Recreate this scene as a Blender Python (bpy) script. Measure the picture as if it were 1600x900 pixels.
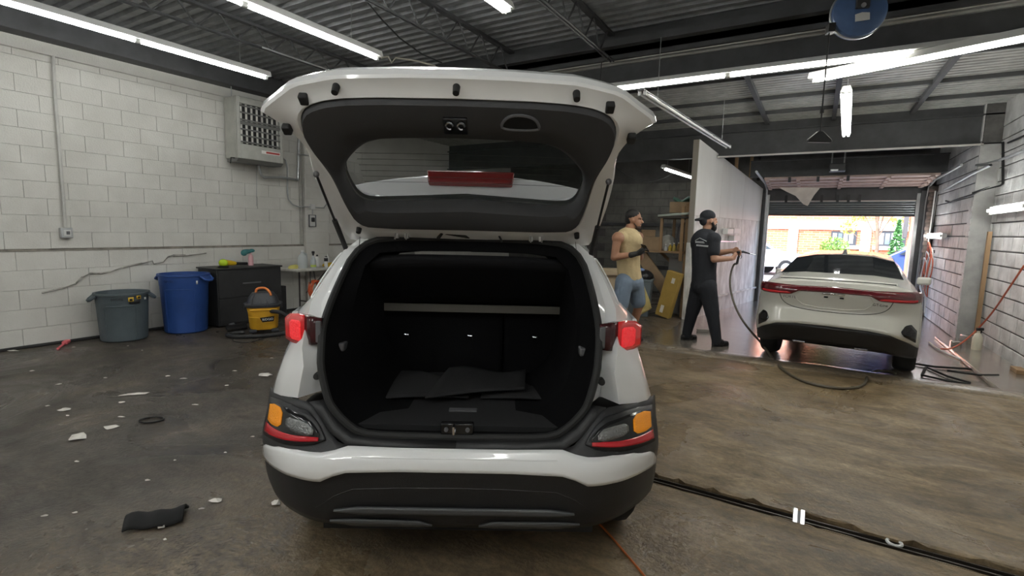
import bpy, bmesh, math, random
import numpy as np
from mathutils import Vector, Matrix
random.seed(7)
scene = bpy.context.scene
for o in list(bpy.data.objects): bpy.data.objects.remove(o)
COL = scene.collection
R = math.radians

# ---------------------------------------------------------------- camera
FPX, EYE = 790.0, 1.58
YAW, PITCH, ROLL = R(30.7), R(6.75), R(-1.4)
fw = Vector((-math.sin(YAW)*math.cos(PITCH), math.cos(YAW)*math.cos(PITCH), -math.sin(PITCH)))
rt0 = Vector((math.cos(YAW), math.sin(YAW), 0)); up0 = rt0.cross(fw)
rt = rt0*math.cos(ROLL) - up0*math.sin(ROLL); up = up0*math.cos(ROLL) + rt0*math.sin(ROLL)
CAM = Vector((0, 0, EYE))
cd = bpy.data.cameras.new('camera'); cam = bpy.data.objects.new('camera', cd); COL.objects.link(cam)
cd.sensor_fit = 'HORIZONTAL'; cd.sensor_width = 36; cd.lens = FPX/1600*36; cd.clip_start = .02; cd.clip_end = 300
M3 = Matrix((rt, up, -fw)).transposed(); cam.matrix_world = Matrix.Translation(CAM) @ M3.to_4x4()
scene.camera = cam

# ---------------------------------------------------------------- world, sun, exposure
w = bpy.data.worlds.new('sky'); scene.world = w; w.use_nodes = True
nt = w.node_tree; nt.nodes.clear()
wo = nt.nodes.new('ShaderNodeOutputWorld'); bg = nt.nodes.new('ShaderNodeBackground'); sk = nt.nodes.new('ShaderNodeTexSky')
sk.sky_type = 'NISHITA'; sk.sun_disc = False; sk.sun_elevation = R(48); sk.sun_rotation = R(200)
sk.air_density = 1.0; sk.dust_density = 2.5
nt.links.new(sk.outputs[0], bg.inputs[0]); nt.links.new(bg.outputs[0], wo.inputs[0]); bg.inputs[1].default_value = 1.35
sl = bpy.data.lights.new('sun', 'SUN'); sl.energy = 3.2; sl.angle = R(1.5); sl.color = (1, .96, .88)
so = bpy.data.objects.new('sun', sl); COL.objects.link(so); so.rotation_euler = (R(47), 0, R(-28))
scene.view_settings.view_transform = 'Standard'; scene.view_settings.look = 'None'
scene.view_settings.gamma = 1; scene.view_settings.use_curve_mapping = False
scene.view_settings.exposure = 0.12

# ---------------------------------------------------------------- helpers
def ray(x, y): return fw + rt*((x-800)/FPX) + up*((450-y)/FPX)
def onz(x, y, z=0.0): d = ray(x, y); return CAM + d*((z-EYE)/d.z)          # photo point -> point at height z
def onx(x, y, X): d = ray(x, y); return CAM + d*(X/d.x)                    # ... on the plane x = X
def ony(x, y, Y): d = ray(x, y); return CAM + d*(Y/d.y)                    # ... on the plane y = Y
def ond(x, y, D): return CAM + ray(x, y)*D                                 # ... at depth D

class MB:
    def __init__(s): s.v = []; s.f = []
    def add(s, vs, fs):
        o = len(s.v); s.v += [tuple(v) for v in vs]; s.f += [tuple(i+o for i in f) for f in fs]; return s
    def bx(s, x0, x1, y0, y1, z0, z1, mtx=None):
        vs = [Vector((x, y, z)) for z in (z0, z1) for y in (y0, y1) for x in (x0, x1)]
        if mtx: vs = [mtx @ v for v in vs]
        return s.add(vs, [(0,2,3,1),(4,5,7,6),(0,1,5,4),(2,6,7,3),(0,4,6,2),(1,3,7,5)])
    def box(s, c, size, rot=(0,0,0)):
        from mathutils import Euler
        m = Matrix.Translation(Vector(c)) @ Euler(rot).to_matrix().to_4x4()
        a, b, d = [k/2 for k in size]
        return s.bx(-a, a, -b, b, -d, d, m)
    def loft(s, rings, closed=True, cap0=False, cap1=False):
        n = len(rings[0]); vs = [p for r in rings for p in r]; fs = []
        for i in range(len(rings)-1):
            for j in range(n if closed else n-1):
                k = (j+1) % n
                fs.append((i*n+j, i*n+k, (i+1)*n+k, (i+1)*n+j))
        if cap0: fs.append(tuple(range(n))[::-1])
        if cap1: fs.append(tuple((len(rings)-1)*n+j for j in range(n)))
        return s.add(vs, fs)
    def cyl(s, p, q, r1, r2=None, n=12, cap=True):
        p = Vector(p); q = Vector(q); r2 = r1 if r2 is None else r2
        d = (q-p).normalized(); a = d.orthogonal().normalized(); b = d.cross(a)
        ring = lambda c, r: [c + (a*math.cos(t)+b*math.sin(t))*r for t in [2*math.pi*i/n for i in range(n)]]
        return s.loft([ring(p, r1), ring(q, r2)], True, cap, cap)
    def tube(s, pts, r, n=8, closed=False, rad=None):
        P = [Vector(p) for p in pts]; m = len(P); rings = []
        T = []
        for i in range(m):
            a = P[(i-1) % m] if (closed or i > 0) else P[i]; b = P[(i+1) % m] if (closed or i < m-1) else P[i]
            T.append((b-a).normalized())
        a = T[0].orthogonal().normalized()
        for i in range(m):
            a = (a - T[i]*a.dot(T[i])).normalized(); b = T[i].cross(a); rr = rad[i] if rad else r
            rings.append([P[i] + (a*math.cos(t)+b*math.sin(t))*rr for t in [2*math.pi*k/n for k in range(n)]])
        if closed: rings.append(rings[0]); return s.loft(rings)
        return s.loft(rings, True, True, True)
    def lathe(s, prof, c=(0,0,0), n=28, axis='z', sx=1, sy=1):
        rings = []
        for r, z in prof:
            ring = []
            for k in range(n):
                t = 2*math.pi*k/n; x = r*math.cos(t)*sx; y = r*math.sin(t)*sy
                p = {'z': (x, y, z), 'x': (z, x, y), 'y': (x, z, y)}[axis]
                ring.append((p[0]+c[0], p[1]+c[1], p[2]+c[2]))
            rings.append(ring)
        return s.loft(rings, True, prof[0][0] > 1e-5, prof[-1][0] > 1e-5)
    def prism(s, poly, d, off=(0,0,0)):                 # poly: 3-D points, pushed by vector d
        d = Vector(d); o = Vector(off); A = [Vector(p)+o for p in poly]
        return s.loft([A, [p+d for p in A]], True, True, True)
    def ell(s, c, r, n=14, m=8):
        c = Vector(c); r = r if hasattr(r, '__len__') else (r, r, r)
        prof = [(math.sin(math.pi*i/m), -math.cos(math.pi*i/m)) for i in range(m+1)]
        vs = [(c.x, c.y, c.z-r[2])]; fs = []
        for i in range(1, m):
            for k in range(n):
                t = 2*math.pi*k/n
                vs.append((c.x+prof[i][0]*math.cos(t)*r[0], c.y+prof[i][0]*math.sin(t)*r[1], c.z+prof[i][1]*r[2]))
        vs.append((c.x, c.y, c.z+r[2])); L = len(vs)-1
        for k in range(n):
            k2 = (k+1) % n
            fs.append((0, 1+k2, 1+k)); fs.append((L, 1+(m-2)*n+k, 1+(m-2)*n+k2))
            for i in range(m-2): fs.append((1+i*n+k, 1+i*n+k2, 1+(i+1)*n+k2, 1+(i+1)*n+k))
        return s.add(vs, fs)
    def grid(s, fn, nu, nv):
        vs = [fn(i/nu, j/nv) for j in range(nv+1) for i in range(nu+1)]
        fs = [(j*(nu+1)+i, j*(nu+1)+i+1, (j+1)*(nu+1)+i+1, (j+1)*(nu+1)+i) for j in range(nv) for i in range(nu)]
        return s.add(vs, fs)
    def mesh(s, name, mat, smooth=35, fix=True):
        me = bpy.data.meshes.new(name); me.from_pydata(s.v, [], s.f); me.validate()
        if fix:
            bm = bmesh.new(); bm.from_mesh(me); bmesh.ops.recalc_face_normals(bm, faces=bm.faces); bm.to_mesh(me); bm.free()
        if mat: me.materials.append(mat)
        if smooth:
            me.shade_smooth(); me.set_sharp_from_angle(angle=R(smooth))
        return me
    def build(s, name, mat, parent=None, smooth=35, bevel=0, solid=0, sub=0, fix=True, seg=2, off=0):
        o = bpy.data.objects.new(name, s.mesh(name, mat, smooth, fix)); COL.objects.link(o)
        if parent: o.parent = parent
        if solid: m = o.modifiers.new('solid', 'SOLIDIFY'); m.thickness = solid; m.offset = off
        if bevel: m = o.modifiers.new('bevel', 'BEVEL'); m.width = bevel; m.segments = seg; m.limit_method = 'ANGLE'; m.angle_limit = R(40)
        if sub: m = o.modifiers.new('sub', 'SUBSURF'); m.levels = sub; m.render_levels = sub
        return o
def tag(o, label, cat, group=None, kind=None):
    o['label'] = label; o['category'] = cat
    if group: o['group'] = group
    if kind: o['kind'] = kind
    return o
def struct(o, label=None):
    o['kind'] = 'structure'
    if label: o['label'] = label
    return o
def thing(name, label, cat, loc=(0,0,0), rz=0, group=None):
    o = bpy.data.objects.new(name, None); COL.objects.link(o); o.empty_display_size = .1
    o.location = loc; o.rotation_euler = (0, 0, rz); return tag(o, label, cat, group)
def dup(o, parent=None):
    c = o.copy(); COL.objects.link(c); c.parent = parent
    for ch in o.children: dup(ch, c)
    return c
def lbl(o, t): o['label'] = t; return o

# ---------------------------------------------------------------- materials
def mat(name, col, rough=.5, metal=0, var=0, scale=6, bump=0, bscale=60, emit=0, ecol=None, alpha=1, trans=0, coat=0, col2=None, rvar=0, spec=None, stretch=None, world=False):
    m = bpy.data.materials.new(name); m.use_nodes = True; n = m.node_tree; N = n.nodes; L = n.links
    b = N['Principled BSDF']; c = tuple(col)+(1,)
    b.inputs['Base Color'].default_value = c; b.inputs['Roughness'].default_value = rough; b.inputs['Metallic'].default_value = metal
    if spec is not None: b.inputs['Specular IOR Level'].default_value = spec
    if coat: b.inputs['Coat Weight'].default_value = coat; b.inputs['Coat Roughness'].default_value = .04
    if trans: b.inputs['Transmission Weight'].default_value = trans
    if alpha < 1: b.inputs['Alpha'].default_value = alpha
    if emit: b.inputs['Emission Color'].default_value = tuple(ecol or col)+(1,); b.inputs['Emission Strength'].default_value = emit
    if var or bump or rvar or col2:
        tc = N.new('ShaderNodeNewGeometry' if world else 'ShaderNodeTexCoord'); mp = N.new('ShaderNodeMapping'); L.new(tc.outputs['Position' if world else 'Object'], mp.inputs[0])
        if stretch: mp.inputs['Scale'].default_value = stretch
    if var or col2 or rvar:
        no = N.new('ShaderNodeTexNoise'); no.inputs['Scale'].default_value = scale; no.inputs['Detail'].default_value = 6; no.inputs['Roughness'].default_value = .6
        L.new(mp.outputs[0], no.inputs['Vector'])
        if var or col2:
            rp = N.new('ShaderNodeValToRGB'); rp.color_ramp.elements[0].position = .32; rp.color_ramp.elements[1].position = .68
            if col2: a, z = tuple(col)+(1,), tuple(col2)+(1,)
            else: a = tuple(max(0, k*(1-var)) for k in col)+(1,); z = tuple(min(1, k*(1+var)) for k in col)+(1,)
            rp.color_ramp.elements[0].color = a; rp.color_ramp.elements[1].color = z
            L.new(no.outputs[0], rp.inputs[0]); L.new(rp.outputs[0], b.inputs['Base Color'])
        if rvar:
            mr = N.new('ShaderNodeMapRange'); mr.inputs['From Min'].default_value = .3; mr.inputs['From Max'].default_value = .7
            mr.inputs['To Min'].default_value = max(.02, rough-rvar); mr.inputs['To Max'].default_value = min(1, rough+rvar)
            L.new(no.outputs[0], mr.inputs[0]); L.new(mr.outputs[0], b.inputs['Roughness'])
    if bump:
        nb = N.new('ShaderNodeTexNoise'); nb.inputs['Scale'].default_value = bscale; nb.inputs['Detail'].default_value = 4
        bp = N.new('ShaderNodeBump'); bp.inputs['Strength'].default_value = bump; bp.inputs['Distance'].default_value = .02
        L.new(mp.outputs[0], nb.inputs['Vector']); L.new(nb.outputs[0], bp.inputs['Height']); L.new(bp.outputs[0], b.inputs['Normal'])
    return m
def floor_mat():
    m = bpy.data.materials.new('wet_concrete'); m.use_nodes = True; n = m.node_tree; N = n.nodes; L = n.links; b = N['Principled BSDF']
    tc = N.new('ShaderNodeTexCoord')
    def noise(s, d=8, rough=.6, dist=0, vec=None):
        x = N.new('ShaderNodeTexNoise'); x.inputs['Scale'].default_value = s; x.inputs['Detail'].default_value = d; x.inputs['Roughness'].default_value = rough
        x.inputs['Distortion'].default_value = dist; L.new(vec or tc.outputs['Object'], x.inputs['Vector']); return x.outputs[0]
    def ramp(f, stops):
        r = N.new('ShaderNodeValToRGB'); e = r.color_ramp.elements
        while len(e) < len(stops): e.new(.5)
        for k, (p, c) in enumerate(stops): e[k].position = p; e[k].color = (c if len(c) == 4 else tuple(c)+(1,))
        L.new(f, r.inputs[0]); return r.outputs[0]
    def mix(f, a, c, mode='MIX'):
        x = N.new('ShaderNodeMix'); x.data_type = 'RGBA'; x.blend_type = mode
        if isinstance(f, float): x.inputs[0].default_value = f
        else: L.new(f, x.inputs[0])
        for k, q in ((6, a), (7, c)):
            if isinstance(q, tuple): x.inputs[k].default_value = q
            else: L.new(q, x.inputs[k])
        return x.outputs[2]
    # grey asphalt-like screed on the left bays, brown silt-stained concrete in the wash bay
    sx = N.new('ShaderNodeSeparateXYZ'); L.new(tc.outputs['Object'], sx.inputs[0])
    big = noise(.55, 5, .55, .6)
    wob = N.new('ShaderNodeMath'); wob.operation = 'MULTIPLY_ADD'; L.new(big, wob.inputs[0]); wob.inputs[1].default_value = 3.0; L.new(sx.outputs[0], wob.inputs[2])
    side = N.new('ShaderNodeMapRange'); side.inputs['From Min'].default_value = -1.6; side.inputs['From Max'].default_value = 1.2; L.new(wob.outputs[0], side.inputs[0])
    grey = ramp(noise(2.2, 8, .65, .4), [(.28, (.036, .030, .025)), (.52, (.070, .059, .048)), (.74, (.135, .108, .080))])
    mp = N.new('ShaderNodeMapping'); mp.inputs['Scale'].default_value = (1.0, 2.2, 1); mp.inputs['Rotation'].default_value = (0, 0, R(25)); L.new(tc.outputs['Object'], mp.inputs[0])
    brown = ramp(noise(1.6, 10, .68, .8, mp.outputs[0]), [(.3, (.095, .065, .034)), (.5, (.215, .156, .088)), (.7, (.355, .272, .168))])
    base = mix(side.outputs[0], grey, brown)
    fine = ramp(noise(26, 8, .7), [(.35, (.72, .72, .72)), (.68, (1.22, 1.2, 1.16))])
    base = mix(.8, base, fine, 'MULTIPLY')
    mid = ramp(noise(6.5, 10, .72, 1.2, mp.outputs[0]), [(.34, (.55, .53, .50)), (.5, (1.0, 1.0, 1.0)), (.66, (1.45, 1.42, 1.36))])
    base = mix(.75, base, mid, 'MULTIPLY')
    wet = ramp(noise(.8, 6, .6, .9), [(.42, (.62, .62, .62)), (.62, (.16, .16, .16))])
    # the wash bay past the kerb stays flooded
    bay = N.new('ShaderNodeMapRange'); bay.inputs['From Min'].default_value = 6.7; bay.inputs['From Max'].default_value = 7.0; L.new(sx.outputs[1], bay.inputs[0])
    bx = N.new('ShaderNodeMapRange'); bx.inputs['From Min'].default_value = -2.1; bx.inputs['From Max'].default_value = -1.8; L.new(sx.outputs[0], bx.inputs[0])
    mu = N.new('ShaderNodeMath'); mu.operation = 'MULTIPLY'; L.new(bay.outputs[0], mu.inputs[0]); L.new(bx.outputs[0], mu.inputs[1])
    film = ramp(noise(3.0, 6, .6, .5), [(.35, (.03, .03, .03)), (.62, (.16, .16, .16))])
    rough = mix(mu.outputs[0], wet, film); L.new(rough, b.inputs['Roughness'])
    L.new(mix(mu.outputs[0], base, mix(.6, base, (.26, .25, .24, 1))), b.inputs['Base Color'])
    b.inputs['Specular IOR Level'].default_value = .55
    cw = N.new('ShaderNodeMath'); cw.operation = 'MULTIPLY'; cw.inputs[1].default_value = .9; L.new(mu.outputs[0], cw.inputs[0]); L.new(cw.outputs[0], b.inputs['Coat Weight']); b.inputs['Coat Roughness'].default_value = .13
    bp = N.new('ShaderNodeBump'); bs = N.new('ShaderNodeMapRange'); bs.inputs['To Min'].default_value = .38; bs.inputs['To Max'].default_value = .07; L.new(mu.outputs[0], bs.inputs[0]); L.new(bs.outputs[0], bp.inputs['Strength']); bp.inputs['Distance'].default_value = .02
    hs = N.new('ShaderNodeMath'); hs.operation = 'ADD'; L.new(noise(7, 8, .65), hs.inputs[0]); L.new(noise(45, 5, .6), hs.inputs[1])
    L.new(hs.outputs[0], bp.inputs['Height']); L.new(bp.outputs[0], b.inputs['Normal'])
    cbp = N.new('ShaderNodeBump'); cbp.inputs['Strength'].default_value = .22; cbp.inputs['Distance'].default_value = .02; L.new(noise(14, 6, .65, .6), cbp.inputs['Height']); L.new(cbp.outputs[0], b.inputs['Coat Normal'])
    return m
def brick_mat(name, a, c, mortar, sc=1.0):
    m = bpy.data.materials.new(name); m.use_nodes = True; N = m.node_tree.nodes; L = m.node_tree.links; b = N['Principled BSDF']
    tc = N.new('ShaderNodeTexCoord'); sp = N.new('ShaderNodeSeparateXYZ'); cb = N.new('ShaderNodeCombineXYZ'); ad = N.new('ShaderNodeMath')
    L.new(tc.outputs['Object'], sp.inputs[0]); L.new(sp.outputs[0], ad.inputs[0]); L.new(sp.outputs[1], ad.inputs[1])
    L.new(ad.outputs[0], cb.inputs[0]); L.new(sp.outputs[2], cb.inputs[1])
    t = N.new('ShaderNodeTexBrick'); L.new(cb.outputs[0], t.inputs['Vector'])
    t.inputs['Color1'].default_value = a+(1,); t.inputs['Color2'].default_value = c+(1,); t.inputs['Mortar'].default_value = mortar+(1,)
    t.inputs['Scale'].default_value = 1; t.inputs['Brick Width'].default_value = .215*sc; t.inputs['Row Height'].default_value = .075*sc; t.inputs['Mortar Size'].default_value = .008*sc
    L.new(t.outputs[0], b.inputs['Base Color']); b.inputs['Roughness'].default_value = .85
    return m
FLOOR = floor_mat()
WALLP = mat('painted_block', (.555, .54, .495), .75, col2=(.665, .65, .605), scale=1.6, bump=.25, bscale=60, world=True)
WALLJ = mat('mortar_joint', (.50, .485, .445), .9, var=.15, world=True)
WALLR = mat('dirty_block', (.44, .435, .42), .6, col2=(.76, .755, .74), scale=2.6, bump=.5, bscale=28, world=True)
JOINTR = mat('dirty_joint', (.10, .095, .09), .9, var=.3)
STEEL = mat('dark_steel', (.055, .056, .058), .6, var=.25, scale=4)
DECK = mat('deck_steel', (.22, .225, .23), .42, metal=.3, var=.25, scale=5)
DECKG = mat('deck_galvanised', (.42, .42, .40), .4, metal=.4, var=.2, scale=5)
WHITESH = mat('white_sheet_metal', (.62, .62, .60), .45)
GALV = mat('galvanised', (.42, .43, .43), .4, metal=.7, var=.15)
TUBE = mat('lit_tube', (1, 1, 1), .4, emit=45, ecol=(.98, 1.0, .98))
TUBEW = mat('lit_tube_warm', (1, 1, 1), .4, emit=45, ecol=(1.0, .99, .90))
BLACKP = mat('black_plastic', (.014, .014, .015), .45, bump=.12, bscale=250)
BLACKG = mat('black_gloss', (.010, .010, .011), .12)
RUBBER = mat('black_rubber', (.016, .016, .016), .75)
CARW = mat('white_paint', (.86, .865, .86), .22, coat=.8)
CARW2 = mat('cream_paint', (.62, .615, .56), .22, coat=.8)
GREYP = mat('grey_plastic', (.10, .10, .105), .5)
FELT = mat('black_felt', (.0045, .0045, .005), .95, bump=.3, bscale=300, spec=.1)
CHROME = mat('chrome', (.75, .75, .76), .12, metal=1)
STEELB = mat('bright_steel', (.6, .6, .62), .25, metal=1)
PAPER = mat('paper', (.74, .70, .64), .85, var=.12, scale=12)
CARD = mat('cardboard', (.36, .25, .15), .85, var=.15, scale=5)
WOOD = mat('raw_wood', (.30, .19, .10), .75, var=.3, scale=3, stretch=(1, 1, .15))
# ================================================================ the building
XL, XR, XRF, YB, YF, ZD = -8.1, 2.25, 2.02, -5.0, 13.4, 3.95
# floor with a drain trench across it at y = 3.05 .. 3.19
TY0, TY1, TD = 3.08, 3.24, .07
m = MB(); m.bx(XL-.3, 3, YB-.3, TY0, -.2, 0); m.bx(XL-.3, 3, TY1, YF+.2, -.2, 0); m.bx(XL-.3, -1.6, TY0, TY1, -.2, 0); m.bx(-1.6, 3, TY0, TY1, -.2, -TD)
fl = struct(m.build('floor', FLOOR, smooth=0), 'dark wet stained concrete floor with a drain trench')
m = MB(); m.bx(-1.6, 3, TY0+.055, TY0+.065, -TD, -.012); m.bx(-1.6, 3, TY1-.045, TY1-.035, -TD, -.02)
m.build('drain_rail', mat('rusty_rail', (.05, .042, .035), .4, metal=.5, var=.3), fl)
rnd = random.Random(3)                                            # crumbled lips along the trench
for yy, sgn in ((TY0, -1), (TY1, 1)):
    m = MB(); x = -1.6
    while x < 2.2:
        L_ = rnd.uniform(.08, .3); d = rnd.uniform(.008, .035)
        m.add([(x, yy-.003*sgn, -.03), (x+L_, yy-.003*sgn, -.03), (x+L_*.8, yy-d*sgn, -.03), (x+L_*.2, yy-d*sgn, -.03),
               (x, yy-.003*sgn, .001), (x+L_, yy-.003*sgn, .001), (x+L_*.8, yy-d*sgn, -.006), (x+L_*.2, yy-d*sgn, -.006)],
              [(0,1,2,3),(4,5,6,7),(0,1,5,4),(1,2,6,5),(2,3,7,6),(3,0,4,7)])
        x += L_
    m.build('trench_lip', FLOOR, fl, smooth=0)
# rounded kerb in front of the wash bay
KY = 6.78
m = MB(); nn = 60
def kerbpt(u, v):
    x = -1.95+u*4.2; a = math.pi*v
    return (x, KY+.15-.17*math.cos(a)+.012*math.sin(x*5), max(-.002, .045*math.sin(a)+.004*math.sin(x*9)*math.sin(a)))
m.grid(kerbpt, nn, 8); struct(m.build('trim_1', FLOOR, smooth=60), 'low rounded concrete kerb in front of the wash bay')

# ---- left wall: painted blocks, one object each
WL = MB(); WL.bx(XL-.3, XL-.012, YB, YF, 0, ZD)
wl = struct(WL.build('wall_left', WALLJ, smooth=0), 'white painted concrete block wall')
m = MB(); m.bx(XL-.02, XL, YB, 1.2, 0, 3.64); m.bx(XL-.02, XL, 7.6, YF, 0, 3.64); m.build('plain_face', WALLP, wl, smooth=0)
def block_mesh(name, L, H, gap, depth, mt, bev=.004):
    m = MB(); a, b = (L-gap)/2, (H-gap)/2
    A = [(-.02-depth, -a, -b), (-.02-depth, a, -b), (-.02-depth, a, b), (-.02-depth, -a, b)]
    B = [(-bev, -a, -b), (-bev, a, -b), (-bev, a, b), (-bev, -a, b)]
    Cc = [(0, -a+bev, -b+bev), (0, a-bev, -b+bev), (0, a-bev, b-bev), (0, -a+bev, b-bev)]
    m.loft([A, B, Cc], True, False, True); return m.mesh(name, mt, 0)
def lay(parent, mesh, half, x, y0, y1, z0, z1, L, H, flip=1, jig=.0015, rn=random.Random(5)):
    r = 0; z = z0
    while z < z1-.05:
        y = y0 - (L/2 if r % 2 else 0)
        while y < y1-.01:
            a, b = max(y, y0), min(y+L, y1)
            if b-a > .08:
                o = bpy.data.objects.new('block', mesh if b-a > L*.75 else half); COL.objects.link(o); o.parent = parent
                o.location = (x+rn.uniform(-jig, jig)*1.0, (a+b)/2, z+H/2)
                if b-a <= L*.75: o.scale = (1, (b-a)/(L/2), 1)
                if flip < 0: o.rotation_euler = (0, 0, math.pi)
            y += L
        z += H; r += 1
bL = block_mesh('block_face', .42, .203, .0035, 0, WALLP, .0025); bLh = block_mesh('block_half', .21, .203, .0035, 0, WALLP, .0025)
lay(wl, bL, bLh, XL, 1.2, 7.6, 1.19, 3.62, .42, .203)
bL2 = block_mesh('base_block_face', .46, .234, .003, 0, WALLP, .0025); bL2h = block_mesh('base_block_half', .23, .234, .003, 0, WALLP, .0025)
lay(wl, bL2, bL2h, XL+.03, 1.2, 7.6, 0, 1.17, .46, .234)
m = MB(); m.bx(XL-.02, XL+.036, 1.2, 7.6, 1.16, 1.168); m.bx(XL-.02, XL+.012, 1.2, 7.6, 1.168, 1.19); m.build('ledge', mat('ledge_dirt', (.20, .18, .15), .8, var=.4, scale=8), wl)
m = MB(); m.bx(XL-.02, XL+.05, 1.2, 7.6, 3.50, 3.64); m.build('top_course', WALLP, wl, bevel=.006)
m = MB(); m.bx(XL-.02, XL+.10, 6.06, 6.55, 0, 3.64)
pil = m.build('pilaster', WALLJ, wl, smooth=0)
for k in range(18):
    o = bpy.data.objects.new('block', bL); COL.objects.link(o); o.parent = wl; o.location = (XL+.106, 6.305, .1+.203*k); o.scale = (1, .5/.42, 1)
m = MB(); m.bx(XL, XL+.045, 5.99, 6.03, 1.2, 3.5); m.build('steel_angle', mat('angle', (.36, .35, .32), .6, var=.2), wl)
# buckled plaster crack along the wall foot
pts = [(65,458),(100,450),(118,444),(128,434),(140,428),(158,428),(172,425),(192,418),(222,412),(238,408),(240,413),(255,410),(262,402),(270,400),(290,400),(322,396)]
P3 = [onx(x, y, XL+.033) for x, y in pts]
m = MB()
for a, b in zip(P3[:-1], P3[1:]):
    t = .006+.010*random.random()
    m.add([a+Vector((0, 0, -t)), b+Vector((0, 0, -t*.6)), b+Vector((.004, 0, .004)), a+Vector((.004, 0, .004)), a+Vector((.02, 0, .002)), b+Vector((.02, 0, .002)), b+Vector((0, 0, t*1.6)), a+Vector((0, 0, t*1.6))],
          [(0,1,2,3),(3,2,5,4),(4,5,6,7)])
m.build('plaster_crack', mat('crack', (.30, .285, .255), .9, var=.55, scale=9, world=True), wl)
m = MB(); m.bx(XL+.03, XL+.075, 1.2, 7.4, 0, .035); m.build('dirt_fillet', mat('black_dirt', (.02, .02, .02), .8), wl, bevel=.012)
m = MB(); m.bx(XL-.1, XL+.30, YB, YF, 3.64, ZD+.1); struct(m.build('trim_2', STEEL), 'dark steel edge beam along the left wall top')

# ---- right wall: near face and a far face that stands proud of it
WR = MB(); WR.bx(XR+.012, XR+.35, YB, 10.3, 0, ZD); WR.bx(XRF+.012, XR+.35, 10.3, YF, 0, ZD)
wr = struct(WR.build('wall_right', JOINTR, smooth=0), 'dirty white concrete block wall of the wash bay')
m = MB(); m.bx(XR, XR+.02, YB, 6.6, 0, ZD); m.bx(XR, XR+.02, 6.6, 10.3, 3.25, ZD); m.bx(XRF, XRF+.02, 10.3, YF, 3.05, ZD); m.build('plain_face', WALLR, wr, smooth=0)
bR = block_mesh('rough_block', .40, .203, .018, 0, WALLR, .007); bRh = block_mesh('rough_block_half', .20, .203, .018, 0, WALLR, .007)
lay(wr, bR, bRh, XR, 6.6, 10.3, 0, 3.25, .40, .203, -1, .004)
lay(wr, bR, bRh, XRF, 10.3, YF, 0, 3.04, .40, .203, -1, .004)
m = MB(); m.bx(XRF-.004, XR+.02, 10.285, 10.31, 0, 3.0); m.build('pier_face', mat('pier_paint', (.36, .355, .34), .75, var=.2, scale=4), wr)
m = MB()
for k in range(22):                                              # toothed brick edge of the pier
    if k % 2 == 0: m.bx(XRF-.012, XRF+.01, 10.29, 10.47, .1+k*.095, .1+k*.095+.085)
    else: m.bx(XRF-.008, XRF+.01, 10.29, 10.40, .1+k*.095, .1+k*.095+.085)
m.build('pier_teeth', WALLR, wr, bevel=.004)
m = MB(); m.bx(XR-.5, XR, 6.9, 10.25, 0, .045); struct(m.build('trim_21', FLOOR, bevel=.02), 'low wet concrete footing along the right wall')

# ---- back and rear walls
DX0, DX1, DZ = -1.02, 1.76, 2.30
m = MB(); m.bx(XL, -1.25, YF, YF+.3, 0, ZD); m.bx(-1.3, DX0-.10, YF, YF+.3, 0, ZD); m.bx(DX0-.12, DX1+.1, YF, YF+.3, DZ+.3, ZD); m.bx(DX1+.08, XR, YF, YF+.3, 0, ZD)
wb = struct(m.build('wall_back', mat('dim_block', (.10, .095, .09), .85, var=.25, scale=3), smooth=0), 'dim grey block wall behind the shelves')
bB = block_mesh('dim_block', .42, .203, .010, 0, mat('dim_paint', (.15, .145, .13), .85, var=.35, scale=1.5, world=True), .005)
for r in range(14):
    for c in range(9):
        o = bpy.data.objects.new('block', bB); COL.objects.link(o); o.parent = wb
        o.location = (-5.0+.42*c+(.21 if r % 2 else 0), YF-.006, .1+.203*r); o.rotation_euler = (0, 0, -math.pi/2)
m = MB(); m.bx(-5.2, -1.4, YF-.05, YF, 1.72, 1.80); m.build('wall_rail', STEEL, wb)
m = MB(); m.bx(XL, XR, YB-.3, YB, 0, ZD); struct(m.build('wall_rear', WALLP, smooth=0), 'white painted wall at the rear of the garage')

# ---- partition between store and wash bay (white sheet panels on studs)
PA, PB = Vector((-1.88, 9.45, 0)), Vector((-1.16, 13.36, 0)); pd = (PB-PA); pn = Vector((-pd.y, pd.x, 0)).normalized()
def zt(t): return 3.2+(2.64-3.2)*t
PANEL = mat('white_panel', (.72, .70, .66), .5, col2=(.80, .785, .75), scale=2, rvar=.1, stretch=(1, 1, .3))
PDIRT = mat('peeling_panel', (.45, .43, .40), .55, col2=(.82, .81, .78), scale=7, bump=.4, bscale=30, stretch=(1, 1, .4))
m = MB(); m.prism([PA, PB, PB+Vector((0, 0, zt(1))), PA+Vector((0, 0, zt(0)))], pn*.10)
pw = struct(m.build('wall_partition', mat('stud_core', (.30, .27, .23), .8), smooth=0), 'white panelled partition beside the wash bay')
for i, (a, b) in enumerate(((0, .31), (.313, .66), (.663, 1))):
    for z0, z1, mt in ((0, 1.88, PDIRT), (1.885, None, PANEL)):
        m = MB(); p, q = PA+pd*a, PA+pd*b
        m.prism([p+Vector((0,0,z0)), q+Vector((0,0,z0)), q+Vector((0,0,z1 or zt(b))), p+Vector((0,0,z1 or zt(a)))], -pn*.012); m.build('panel', mt, pw, smooth=0)
m = MB(); m.prism([PA, PA+pn*.10, PA+pn*.10+Vector((0,0,1.4)), PA+Vector((0,0,1.4))], -pd.normalized()*.03); m.build('end_post', PDIRT, pw, bevel=.005)
m = MB(); p, q = PA+pd*.12-pn*.012, PA+pd*.98-pn*.012
m.prism([p+Vector((0,0,.30)), q+Vector((0,0,.30)), q+Vector((0,0,.34)), p+Vector((0,0,.34))], -pn*.05); m.build('splash_ledge', PDIRT, pw, bevel=.006)
m = MB()
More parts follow.
